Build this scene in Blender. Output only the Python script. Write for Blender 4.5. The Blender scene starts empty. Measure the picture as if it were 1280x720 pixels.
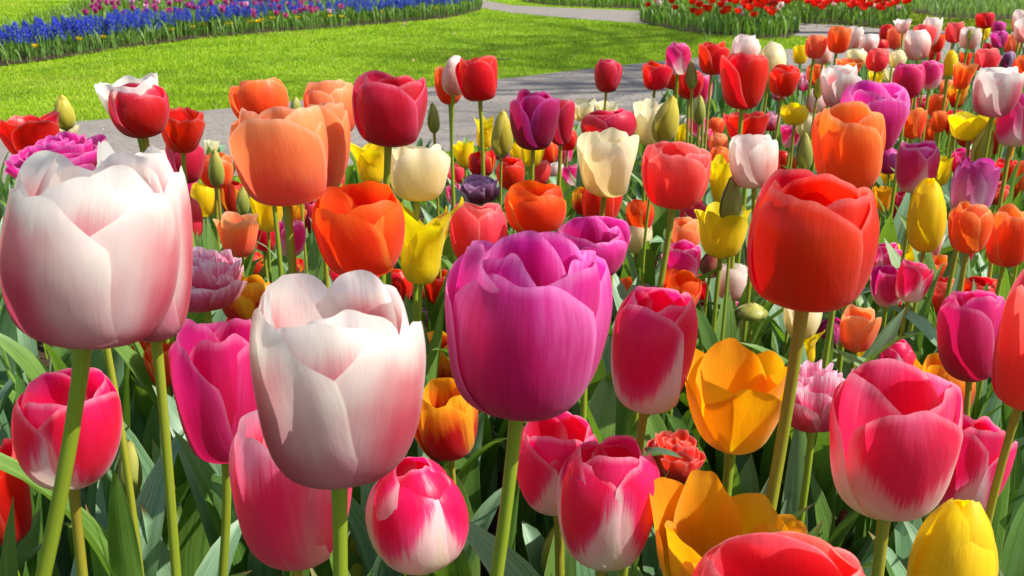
import bpy, math, random
import numpy as np
from mathutils import Vector

C = bpy.context.scene.collection
R_ = math.radians
# ------------------------------------------------------------------ camera, sky, sun, exposure
F, CX, CY = 1229.0, 640.0, 360.0          # focal length and centre, in pixels of a 1280 x 720 frame
CAMH = 0.68
PITCH = math.atan((360 + 70) / F)
cam = bpy.data.objects.new('camera', bpy.data.cameras.new('camera'))
C.objects.link(cam)
cam.location = (0, 0, CAMH)
cam.rotation_euler = (math.pi / 2 - PITCH, 0, 0)
cam.data.sensor_width = 36.0
cam.data.lens = 36.0 * F / 1280.0
cam.data.clip_start = 0.02
cam.data.clip_end = 600.0
cam.data.dof.use_dof = True
cam.data.dof.focus_distance = 0.68
cam.data.dof.aperture_fstop = 32.0
bpy.context.scene.camera = cam

SUN_EL, SUN_AZ = 51.0, 102.0               # degrees; azimuth measured from +Y (view direction) towards +X (right)
world = bpy.data.worlds.new('World')
bpy.context.scene.world = world
world.use_nodes = True
wn = world.node_tree
sky = wn.nodes.new('ShaderNodeTexSky')
sky.sky_type = 'NISHITA'
sky.sun_disc = False
sky.sun_elevation = R_(SUN_EL)
sky.sun_rotation = R_(SUN_AZ)
sky.air_density = 1.0
sky.dust_density = 1.5
wn.links.new(sky.outputs[0], wn.nodes['Background'].inputs[0])
wn.nodes['Background'].inputs[1].default_value = 0.115

sl = bpy.data.lights.new('sun', 'SUN')
sl.energy = 5.0
sl.angle = R_(0.53)
sl.color = (1.0, 0.965, 0.915)
sun = bpy.data.objects.new('sun', sl)
C.objects.link(sun)
sd = Vector((math.sin(R_(SUN_AZ)) * math.cos(R_(SUN_EL)), math.cos(R_(SUN_AZ)) * math.cos(R_(SUN_EL)), math.sin(R_(SUN_EL))))
sun.rotation_euler = sd.to_track_quat('Z', 'Y').to_euler()
sun.location = (3, 2, 6)

sc = bpy.context.scene
sc.view_settings.view_transform = 'Standard'
sc.view_settings.look = 'None'
sc.view_settings.exposure = 0.6
sc.view_settings.gamma = 1.0
sc.view_settings.use_curve_mapping = False
sc.cycles.max_bounces = 10
sc.cycles.transmission_bounces = 8
sc.cycles.diffuse_bounces = 5
sc.cycles.transparent_max_bounces = 8
sc.cycles.use_denoising = True

# ------------------------------------------------------------------ projection helpers (photo pixel <-> place)
SP, CP = math.sin(PITCH), math.cos(PITCH)

def ray(px, py):
    x = (px - CX) / F; yu = -(py - CY) / F
    return np.array([x, CP + yu * SP, -SP + yu * CP])      # length 1 along the view axis

def at(px, py, depth):
    return np.array([0, 0, CAMH]) + ray(px, py) * depth

def ground(px, py, z=0.0):
    r = ray(px, py)
    t = (CAMH - z) / -r[2]
    return np.array([r[0] * t, r[1] * t])

def project(P):
    Q = P - np.array([0, 0, CAMH])
    dep = Q[:, 1] * CP - Q[:, 2] * SP
    up = Q[:, 1] * SP + Q[:, 2] * CP
    return CX + F * Q[:, 0] / dep, CY - F * up / dep, dep

# ------------------------------------------------------------------ generic helpers
def tag(o, label=None, cat=None, group=None, kind=None):
    if label: o['label'] = label
    if cat: o['category'] = cat
    if group: o['group'] = group
    if kind: o['kind'] = kind
    return o

def mesh(name, V, Fc, mats, parent=None, uv=None, smooth=True, midx=None, rim=None):
    me = bpy.data.meshes.new(name)
    V = np.asarray(V, dtype=np.float32).reshape(-1, 3)
    if isinstance(Fc, np.ndarray):
        nf, k = Fc.shape
        me.vertices.add(len(V)); me.vertices.foreach_set('co', V.ravel())
        me.loops.add(nf * k); me.loops.foreach_set('vertex_index', Fc.astype(np.int32).ravel())
        me.polygons.add(nf)
        me.polygons.foreach_set('loop_start', np.arange(nf, dtype=np.int32) * k)
        me.update(calc_edges=True)
    else:
        me.from_pydata(V.tolist(), [], Fc)
    if uv is not None:
        l = me.uv_layers.new(name='UVMap')
        li = np.empty(len(me.loops), dtype=np.int32); me.loops.foreach_get('vertex_index', li)
        l.data.foreach_set('uv', np.asarray(uv, dtype=np.float32)[li].ravel())
    if rim is not None:
        l = me.uv_layers.new(name='rim')
        li = np.empty(len(me.loops), dtype=np.int32); me.loops.foreach_get('vertex_index', li)
        l.data.foreach_set('uv', np.asarray(rim, dtype=np.float32)[li].ravel())
    if not isinstance(mats, (list, tuple)): mats = [mats]
    for m in mats: me.materials.append(m)
    if midx is not None: me.polygons.foreach_set('material_index', np.asarray(midx, dtype=np.int32))
    me.polygons.foreach_set('use_smooth', np.full(len(me.polygons), smooth))
    me.validate()
    o = bpy.data.objects.new(name, me)
    C.objects.link(o)
    if parent is not None: o.parent = parent
    return o

def empty(name, loc, rz=0.0):
    o = bpy.data.objects.new(name, None)
    o.empty_display_size = 0.05
    o.location = loc; o.rotation_euler = (0, 0, rz)
    C.objects.link(o)
    return o

def grid_faces(nu, nv):
    i = np.arange(nu - 1)[None, :]; j = np.arange(nv - 1)[:, None]
    a = j * nu + i
    return np.stack([a, a + 1, a + nu + 1, a + nu], -1).reshape(-1, 4)

def s2l(c):
    return tuple((x / 12.92 if x <= 0.04045 else ((x + 0.055) / 1.055) ** 2.4) for x in c)

def hexc(h):
    return s2l(tuple(int(h[i:i + 2], 16) / 255 for i in (0, 2, 4)))

# ------------------------------------------------------------------ materials
class NT:
    def __init__(s, name):
        s.m = bpy.data.materials.new(name); s.m.use_nodes = True
        s.t = s.m.node_tree; s.t.nodes.clear()
        s.out = s.t.nodes.new('ShaderNodeOutputMaterial')
    def n(s, kind, **kw):
        nd = s.t.nodes.new('ShaderNode' + kind)
        for k, v in kw.items(): setattr(nd, k, v)
        return nd
    def link(s, a, b): s.t.links.new(a, b)
    def val(s, sock, v):
        if hasattr(v, 'is_output') or isinstance(v, bpy.types.NodeSocket): s.link(v, sock)
        else: sock.default_value = v
    def math(s, op, a, b=0.0, c=None):
        nd = s.n('Math', operation=op)
        s.val(nd.inputs[0], a); s.val(nd.inputs[1], b)
        if c is not None: s.val(nd.inputs[2], c)
        return nd.outputs[0]
    def sstep(s, x, a, b):
        nd = s.n('MapRange', interpolation_type='SMOOTHSTEP')
        s.val(nd.inputs[0], x); nd.inputs[1].default_value = a; nd.inputs[2].default_value = b
        return nd.outputs[0]
    def ramp(s, x, stops, interp='EASE'):
        nd = s.n('ValToRGB'); r = nd.color_ramp; r.interpolation = interp
        while len(r.elements) < len(stops): r.elements.new(0.5)
        for e, (p, c) in zip(r.elements, stops):
            e.position = p; e.color = (*(hexc(c) if isinstance(c, str) else c), 1)
        s.val(nd.inputs[0], x)
        return nd.outputs[0]
    def mix(s, f, a, b, mode='MIX'):
        nd = s.n('Mix', data_type='RGBA', blend_type=mode)
        s.val(nd.inputs[0], f)
        for sock, v in ((nd.inputs[6], a), (nd.inputs[7], b)):
            if isinstance(v, str): sock.default_value = (*hexc(v), 1)
            elif isinstance(v, tuple): sock.default_value = (*v[:3], 1)
            else: s.link(v, sock)
        return nd.outputs[2]
    def noise(s, vec, scale=1.0, detail=2.0, rough=0.5):
        nd = s.n('TexNoise'); nd.inputs['Scale'].default_value = scale
        nd.inputs['Detail'].default_value = detail; nd.inputs['Roughness'].default_value = rough
        if vec is not None: s.link(vec, nd.inputs['Vector'])
        return nd.outputs[0]
    def comb(s, x, y, z=0.0):
        nd = s.n('CombineXYZ'); s.val(nd.inputs[0], x); s.val(nd.inputs[1], y); s.val(nd.inputs[2], z)
        return nd.outputs[0]
    def bump(s, h, strength, dist=0.001):
        nd = s.n('Bump'); nd.inputs['Strength'].default_value = strength; nd.inputs['Distance'].default_value = dist
        s.link(h, nd.inputs['Height'])
        return nd.outputs[0]
    def bsdf(s, col, rough=0.5, spec=0.5, normal=None, trans=0.0, tcol=None, sheen=0.0, coat=0.0):
        p = s.n('BsdfPrincipled')
        s.val(p.inputs['Base Color'], col if not isinstance(col, tuple) else (*col[:3], 1))
        s.val(p.inputs['Roughness'], rough)
        p.inputs['Specular IOR Level'].default_value = spec
        p.inputs['Sheen Weight'].default_value = sheen
        p.inputs['Coat Weight'].default_value = coat
        p.inputs['Coat Roughness'].default_value = 0.25
        if normal is not None: s.link(normal, p.inputs['Normal'])
        o = p.outputs[0]
        if trans > 0:
            t = s.n('BsdfTranslucent')
            tc = tcol if tcol is not None else col
            s.val(t.inputs[0], tc if not isinstance(tc, tuple) else (*tc[:3], 1))
            if normal is not None: s.link(normal, t.inputs['Normal'])
            mx = s.n('MixShader'); mx.inputs[0].default_value = trans
            s.link(o, mx.inputs[1]); s.link(t.outputs[0], mx.inputs[2])
            o = mx.outputs[0]
        s.link(o, s.out.inputs[0])
        return s.m

def uvparts(t):
    tc = t.n('TexCoord'); sp = t.n('SeparateXYZ'); t.link(tc.outputs['UV'], sp.inputs[0])
    oi = t.n('ObjectInfo')
    return sp.outputs[0], sp.outputs[1], oi.outputs['Random']

def petal_mat(name, centre, edge, e0=0.45, e1=0.95, streak=0.10, rough=0.47, trans=0.57, blot=0.18, sheen=0.0, lip=None, vee=0.0, se=0.40, vein=0.13):
    t = NT(name)
    u, v, rnd = uvparts(t)
    a = t.math('MULTIPLY', t.math('ABSOLUTE', t.math('SUBTRACT', u, 0.5)), 2.0)
    r10 = t.math('MULTIPLY', rnd, 37.0)
    n1 = t.noise(t.comb(t.math('MULTIPLY', u, 20.0), t.math('MULTIPLY', v, 2.2), r10), 1.0, 3.0, 0.6)
    n2 = t.noise(t.comb(t.math('MULTIPLY', u, 110.0), t.math('MULTIPLY', v, 4.0), r10), 1.0, 1.0)
    n3 = t.noise(t.comb(t.math('MULTIPLY', u, 2.4), t.math('MULTIPLY', v, 2.2), r10), 1.0, 2.0)
    s1 = t.math('SUBTRACT', n1, 0.5); s3 = t.math('SUBTRACT', n3, 0.5)
    vv = t.math('ADD', v, t.math('ADD', t.math('MULTIPLY', t.math('ADD', s1, t.math('MULTIPLY', t.math('SUBTRACT', n2, 0.5), .8)), streak * 2), t.math('MULTIPLY', s3, blot * 2)))
    if vee:   # the dark field narrows downwards between pale wedges along the petal's edges
        vv = t.math('SUBTRACT', vv, t.math('MULTIPLY', t.math('POWER', a, 1.4), vee))
    ee = t.sstep(t.math('ADD', a, t.math('ADD', t.math('MULTIPLY', s1, se), t.math('MULTIPLY', s3, 0.5))), e0, e1)
    col = t.mix(ee, t.ramp(vv, centre), t.ramp(vv, edge))
    if lip:   # light caught on the petal's rim, painted in as a thin pale edge
        um = t.n('UVMap', uv_map='rim'); sp2 = t.n('SeparateXYZ'); t.link(um.outputs[0], sp2.inputs[0])
        l = t.math('MAXIMUM', t.math('MULTIPLY', t.sstep(a, .90, 1.0), t.sstep(v, .2, .7)), t.sstep(sp2.outputs[1], 0.93, 1.0))
        l = t.math('MULTIPLY', l, t.math('MULTIPLY', n1, .85))
        col = t.mix(l, col, lip)
    hs = t.n('HueSaturation')
    t.val(hs.inputs['Hue'], t.math('ADD', 0.492, t.math('MULTIPLY', rnd, 0.016)))
    hs.inputs['Saturation'].default_value = 1.0
    vmul = t.math('ADD', 1.02 - vein, t.math('ADD', t.math('MULTIPLY', n2, vein), t.math('MULTIPLY', n1, vein)))
    t.val(hs.inputs['Value'], vmul)
    t.link(col, hs.inputs['Color'])
    n4 = t.noise(t.comb(t.math('MULTIPLY', u, 7.0), t.math('MULTIPLY', v, 3.2), r10), 1.0, 3.0, .55)
    h = t.math('ADD', t.math('MULTIPLY', n4, 3.2), t.math('ADD', t.math('MULTIPLY', n1, 0.35), t.math('MULTIPLY', n2, 0.22)))
    nb = t.bump(h, 0.30, 0.0008)
    rg = t.math('ADD', rough - 0.08, t.math('MULTIPLY', n1, 0.16))
    return t.bsdf(hs.outputs[0], rg, 0.45, nb, trans, sheen=.15, coat=.06)

PM = {
 'blush': petal_mat('petal_white_pink_flush', [(0, 'dccf78'), (.08, 'eaccac'), (.20, 'd84866'), (.56, 'd44862'), (.78, 'e2848c'), (.94, 'eee6dc')],
                    [(0, 'e2d298'), (.10, 'ecccb4'), (.24, 'e07c96'), (.44, 'e89cac'), (.62, 'eed4d2'), (.74, 'eee8e0')], .06, .66, .03, trans=.56, blot=.16, se=.04, lip='f8f2e6', vein=.03),
 'blushpink': petal_mat('petal_rose_pink_flush', [(0, 'ecdcb0'), (.22, 'efb89c'), (.45, 'f0507c'), (.75, 'f03070'), (1, 'f4a4bc')],
                    [(0, 'f2e4c0'), (.4, 'f0bca8'), (.75, 'f07c98'), (1, 'f8c0c8')], .4, .95, .10, lip='fbd0d8'),
 'magenta': petal_mat('petal_magenta', [(0, 'e8d4c0'), (.05, 'e0a8b0'), (.11, 'd00c64'), (.6, 'd81078'), (1, 'e030a0')],
                    [(0, 'ecd8c8'), (.06, 'e2b4c4'), (.14, 'dc3c90'), (.6, 'e45cb8'), (1, 'f090d4')], .20, 1.15, .12, lip='f4a8dc', se=.95),
 'fuchsia': petal_mat('petal_deep_fuchsia', [(0, 'e8b8a0'), (.10, 'd01440'), (.5, 'dc0c58'), (1, 'e41c80')],
                    [(0, 'ecc4b0'), (.12, 'e02c78'), (.6, 'ea3c90'), (1, 'f060a8')], .5, 1.0, .08, lip='f8a8d0'),
 'purple': petal_mat('petal_purple', [(0, 'd8c0b8'), (.08, 'a4083c'), (.6, 'b00848'), (1, 'c21068')],
                    [(0, 'd8c0b8'), (.10, 'b81c74'), (1, 'cc34a0')], .55, 1.0, .08, lip='e080c8'),
 'red': petal_mat('petal_scarlet', [(0, 'ece4a8'), (.05, 'e0603c'), (.10, 'd80c08'), (.6, 'e20a06'), (1, 'ee1a0c')],
                    [(0, 'ecd0a8'), (.08, 'e03020'), (.5, 'e81c14'), (1, 'f0382c')], .6, 1.0, .05, rough=.34, lip='f89890'),
 'crimson': petal_mat('petal_crimson_rose', [(0, 'e4cc70'), (.06, 'd04050'), (.14, 'c40c28'), (.6, 'd41030'), (1, 'd82044')],
                    [(0, 'e4d090'), (.10, 'c83048'), (.5, 'dc2c58'), (1, 'e44c74')], .5, 1.0, .08, lip='f098ac'),
 'coral': petal_mat('petal_coral', [(0, 'f2dca8'), (.08, 'f4b494'), (.2, 'f23c44'), (.6, 'f43c48'), (1, 'f86460')],
                    [(0, 'f4e0b0'), (.12, 'f4a898'), (.35, 'f44c4c'), (1, 'fa7870')], .5, 1.0, .08, lip='fcbcb4'),
 'hotwhite': petal_mat('petal_hot_pink_white_base', [(0, 'e4daa8'), (.10, 'f0e4d0'), (.34, 'f4dcd8'), (.46, 'f03c80'), (.55, 'ee0858'), (1, 'f02478')],
                    [(0, 'f4ebdc'), (.32, 'f4e6e2'), (.46, 'f05c90'), (.58, 'f01c64'), (1, 'f884b4')], .70, 1.1, .09, rough=.38, lip='fcc4d8', vee=.46, blot=.09),
 'pinkwhite': petal_mat('petal_pink_fading_to_white', [(0, 'ece6b8'), (.1, 'f6ecdf'), (.34, 'f6c4d4'), (.50, 'ee3484'), (.8, 'e4107c'), (1, 'f050a8')],
                    [(0, 'f6f0dc'), (.2, 'f8ecec'), (.42, 'f270b0'), (1, 'f8a4d4')], .6, 1.05, .08, lip='fcd4e8', vee=.40, blot=.10),
 'rosewhite': petal_mat('petal_rose_red_cream_base', [(0, 'ecdca8'), (.32, 'f4e2c8'), (.46, 'f2bcb8'), (.60, 'ec2060'), (.8, 'ea2c64'), (1, 'f05c8c')],
                    [(0, 'ece0b4'), (.40, 'f6e4d0'), (.60, 'f2b0b4'), (.82, 'f0608c'), (1, 'f88ca4')], .6, 1.05, .09, lip='fcc0cc', vee=.26, blot=.10),
 'orange': petal_mat('petal_orange', [(0, 'ecd860'), (.10, 'f49c4c'), (.3, 'f4581c'), (.7, 'f66418'), (1, 'fa8830')],
                    [(0, 'f0d870'), (.15, 'f8a850'), (.5, 'fb8430'), (1, 'fc9c48')], .45, 1.0, .09, lip='fec898'),
 'salmon': petal_mat('petal_salmon_orange', [(0, 'e8e094'), (.10, 'f2b488'), (.25, 'f0705c'), (.5, 'f2684c'), (.75, 'f88c50'), (1, 'fba868')],
                    [(0, 'ece0a4'), (.15, 'f4c4a4'), (.5, 'f99060'), (1, 'fca860')], .3, .85, .10, lip='fed4b4'),
 'flame': petal_mat('petal_red_with_yellow_edge', [(0, 'd8b040'), (.08, 'c82010'), (.2, 'c00408'), (.85, 'd40808'), (1, 'e83010')],
                    [(0, 'c82010'), (.45, 'cc1008'), (.62, 'f09818'), (1, 'fabc28')], .66, .92, .06),
 'orangeflame': petal_mat('petal_orange_red_with_gold_edge', [(0, 'ccb840'), (.08, 'ea7030'), (.2, 'f03408'), (.7, 'f23c08'), (1, 'f66814')],
                    [(0, 'e4c440'), (.3, 'f89438'), (1, 'fca040')], .74, 1.0, .06),
 'goldflame': petal_mat('petal_yellow_with_red_flame', [(0, 'c87020'), (.12, 'c00c04'), (.66, 'd01404'), (.86, 'f08c10'), (1, 'f8b818')],
                    [(0, 'd06018'), (.2, 'd83c0c'), (.5, 'f4b018'), (1, 'facc28')], .45, .8, .12),
 'yellow': petal_mat('petal_yellow', [(0, 'd8d020'), (.3, 'f2d808'), (1, 'f8de08')], [(0, 'e0d820'), (.5, 'f8e214'), (1, 'fae424')], .6, 1.0, .05, trans=.55),
 'gold': petal_mat('petal_golden_yellow', [(0, 'ece020'), (.25, 'f6d80a'), (.6, 'f8bc08'), (1, 'f8ac08')],
                    [(0, 'f0e028'), (.3, 'f8cc10'), (1, 'fab41c')], .5, 1.0, .08, trans=.55),
 'cream': petal_mat('petal_cream', [(0, 'd8d470'), (.15, 'e8dc90'), (.5, 'f4e2a4'), (1, 'f8efc8')], [(0, 'dcd880'), (.4, 'f4eac0'), (1, 'f9f3dc')], .4, 1.0, .08, trans=.52),
 'white': petal_mat('petal_white', [(0, 'd8d490'), (.2, 'f0e8cc'), (1, 'faf6e8')], [(0, 'dcdca8'), (.4, 'f6f2e2'), (1, 'fbf8f0')], .4, 1.0, .08, trans=.52),
 'paleblush': petal_mat('petal_pale_pink_flush', [(0, 'e0dc9c'), (.12, 'f0dcc0'), (.3, 'e88c88'), (.6, 'eca8a0'), (.85, 'f8e8dc')],
                    [(0, 'e4e0a8'), (.15, 'f6e6d0'), (.6, 'f8e0d8'), (1, 'fbf3ea')], .15, .70, .10, trans=.52),
 'mauve': petal_mat('petal_mauve_white_base', [(0, 'ece6c8'), (.3, 'f6eeec'), (.55, 'e090c0'), (1, 'c02c84')], [(0, 'f0ead4'), (.5, 'f8f2f6'), (1, 'cc60b0')], .4, .9, .14),
 'violet': petal_mat('petal_violet_white_edge', [(0, '902450'), (.6, '88245c'), (1, 'b888b4')], [(0, 'a86888'), (.5, 'cca8cc'), (1, 'eee0f0')], .4, .85, .12),
 'doublepink': petal_mat('petal_double_pink_white', [(0, 'c00c24'), (.45, 'dc1c44'), (.72, 'e64c7c'), (.9, 'f08cac'), (1, 'fae0e8')],
                    [(0, 'd03050'), (.45, 'e85888'), (.75, 'f4b4c8'), (1, 'fcf0f4')], .5, .92, .18, trans=.4),
 'doublered': petal_mat('petal_double_coral_red', [(0, 'b00c10'), (.4, 'd81814'), (1, 'f0442c')], [(0, 'c02020'), (.5, 'ea5040'), (1, 'fab0a0')], .55, 1.0, .12, lip='fcc8b8'),
 'bud': petal_mat('petal_green_bud', [(0, '7c8a30'), (.4, '8a9238'), (1, 'b0a848')], [(0, '8c9a3c'), (.5, 'a8aa50'), (1, 'c4bc60')], .4, 1.0, .08, trans=.25),
 'yellowbud': petal_mat('petal_yellow_green_bud', [(0, '98982c'), (.4, 'b4aa30'), (1, 'd4c43c')], [(0, 'a8a838'), (.5, 'd0c448'), (1, 'e0d054')], .4, 1.0, .08, trans=.3),
 'redbud': petal_mat('petal_green_red_bud', [(0, '70702c'), (.4, '883c28'), (1, '9c3030')], [(0, '8c8a3c'), (.5, 'a06048'), (1, 'b07058')], .4, 1.0, .08, trans=.25),
}

def leaf_mat(name, dark, lightc, trans=0.3, waxy=0.42, tc=('4f7a14')):
    t = NT(name)
    u, v, rnd = uvparts(t)
    geo = t.n('NewGeometry')
    isl = geo.outputs['Random Per Island']
    sd_ = t.math('ADD', t.math('MULTIPLY', rnd, 31.0), t.math('MULTIPLY', isl, 17.0))
    n1 = t.noise(t.comb(t.math('MULTIPLY', u, 22.0), t.math('MULTIPLY', v, 1.0), sd_), 1.0, 2.0)
    n2 = t.noise(t.comb(t.math('MULTIPLY', u, 2.0), t.math('MULTIPLY', v, 5.0), sd_), 1.0, 3.0)
    k = t.math('ADD', t.math('MULTIPLY', n1, 0.5), t.math('ADD', t.math('MULTIPLY', n2, 0.3), t.math('MULTIPLY', isl, 0.25)))
    col = t.mix(t.sstep(k, 0.25, 0.85), dark, lightc)
    rim = t.sstep(t.math('ABSOLUTE', t.math('SUBTRACT', u, 0.5)), 0.465, 0.5)
    col = t.mix(t.math('MULTIPLY', rim, 0.45), col, 'a8b878')
    spots = t.sstep(t.noise(t.comb(t.math('MULTIPLY', u, 9.0), t.math('MULTIPLY', v, 22.0), sd_), 1.0, 4.0, 0.7), 0.68, 0.76)
    col = t.mix(t.math('MULTIPLY', spots, 0.35), col, 'b8b07c')
    col = t.mix(t.math('MULTIPLY', t.sstep(v, .93, .99), t.sstep(isl, .5, .8)), col, '9c7c44')
    nb = t.bump(t.math('ADD', t.math('MULTIPLY', n1, 1.0), t.math('MULTIPLY', n2, 0.6)), 0.35, 0.0012)
    return t.bsdf(col, t.math('ADD', waxy - .06, t.math('MULTIPLY', n2, 0.16)), 0.55, nb, trans, tcol=t.mix(0.55, col, tc))

LM = leaf_mat('tulip_leaf', '386420', '88a84c', .36, tc='88b414')
LM2 = leaf_mat('tulip_leaf_bluish', '40683c', '98b890', .28, .42, tc='78a81c')
FARLEAF = leaf_mat('far_leaf', '44701c', '8cac44', .38, tc='84b020')
DAFLEAF = leaf_mat('daffodil_leaf', '5c8a34', 'a8c070', .38, tc='90b830')

def stem_mat():
    t = NT('tulip_stem')
    u, v, rnd = uvparts(t)
    n = t.noise(t.comb(t.math('MULTIPLY', u, 14.0), t.math('MULTIPLY', v, 3.0), t.math('MULTIPLY', rnd, 9.0)), 1.0, 3.0)
    c1 = t.mix(t.sstep(rnd, .2, .95), '8a9c28', 'a4a030')
    c2 = t.mix(t.math('MULTIPLY', t.sstep(v, .65, 1.0), t.sstep(rnd, .35, .8)), c1, 'a08830')
    c3 = t.mix(t.sstep(n, .4, .75), c2, '809428')
    return t.bsdf(c3, 0.42, 0.5, t.bump(n, .3, .0006), 0.12)
STEM = stem_mat()

def simple_mat(name, c1, c2, scale, rough=.8, bump=.3, dist=.01, detail=6, coords='Object', spec=.3):
    t = NT(name)
    tc = t.n('TexCoord')
    n = t.noise(tc.outputs[coords], scale, detail, .65)
    col = t.mix(t.sstep(n, .3, .7), c1, c2)
    return t.bsdf(col, rough, spec, t.bump(n, bump, dist))
# ------------------------------------------------------------------ tulip heads
PROF = {
 'cup':    [(.10, 0), (.42, .02), (.72, .12), (.93, .34), (1.0, .58), (.96, .80), (.84, .95), (.76, 1.0)],
 'tub':    [(.10, 0), (.42, .015), (.72, .09), (.90, .28), (.99, .52), (1.02, .74), (.96, .92), (.88, 1.0)],
 'round':  [(.10, 0), (.48, .012), (.80, .08), (.96, .26), (1.03, .50), (1.01, .72), (.92, .90), (.82, 1.0)],
 'goblet': [(.10, 0), (.38, .02), (.64, .14), (.82, .38), (.94, .64), (1.02, .86), (1.04, 1.0)],
 'barrel': [(.10, 0), (.42, .02), (.72, .10), (.92, .32), (1.0, .58), (.97, .80), (.80, .95), (.70, 1.0)],
 'egg':    [(.10, 0), (.50, .03), (.86, .17), (1.0, .40), (.96, .62), (.78, .82), (.46, .96), (.30, 1.0)],
 'open':   [(.10, 0), (.45, .03), (.72, .18), (.86, .42), (.96, .68), (1.06, .88), (1.16, 1.0)],
 'wide':   [(.10, 0), (.45, .02), (.80, .16), (.98, .40), (1.08, .66), (1.2, .88), (1.32, 1.0)],
 'lily':   [(.12, 0), (.50, .03), (.70, .18), (.72, .42), (.72, .62), (.92, .84), (1.25, 1.0)],
 'ragged': [(.12, 0), (.50, .03), (.74, .18), (.80, .40), (.88, .62), (1.12, .84), (1.42, .98)],
 'bud':    [(.16, 0), (.62, .06), (.95, .25), (1.0, .42), (.78, .68), (.42, .88), (.10, 1.0)],
 'double': [(.10, 0), (.50, .02), (.80, .14), (.96, .36), (1.08, .62), (1.14, .84), (1.12, 1.0)],
}

def profile(form, n=200):
    P = np.array(PROF[form], float)
    t = np.linspace(0, len(P) - 1, n)
    i = np.clip(t.astype(int), 0, len(P) - 2); f = (t - i)[:, None]
    Pm = np.vstack([2 * P[0] - P[1], P, 2 * P[-1] - P[-2]])
    a, b, c, d = Pm[i], Pm[i + 1], Pm[i + 2], Pm[i + 3]
    Q = 0.5 * (2 * b + (c - a) * f + (2 * a - 5 * b + 4 * c - d) * f ** 2 + (3 * b - a - 3 * c + d) * f ** 3)
    Q[:, 0] = np.maximum(Q[:, 0], .04)
    s = np.r_[0, np.cumsum(np.hypot(*np.diff(Q, axis=0).T))]
    return Q, s / s[-1]
PROFS = {k: profile(k) for k in PROF}

def sm(x, a, b):
    t = np.clip((x - a) / (b - a), 0, 1)
    return t * t * (3 - 2 * t)

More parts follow.
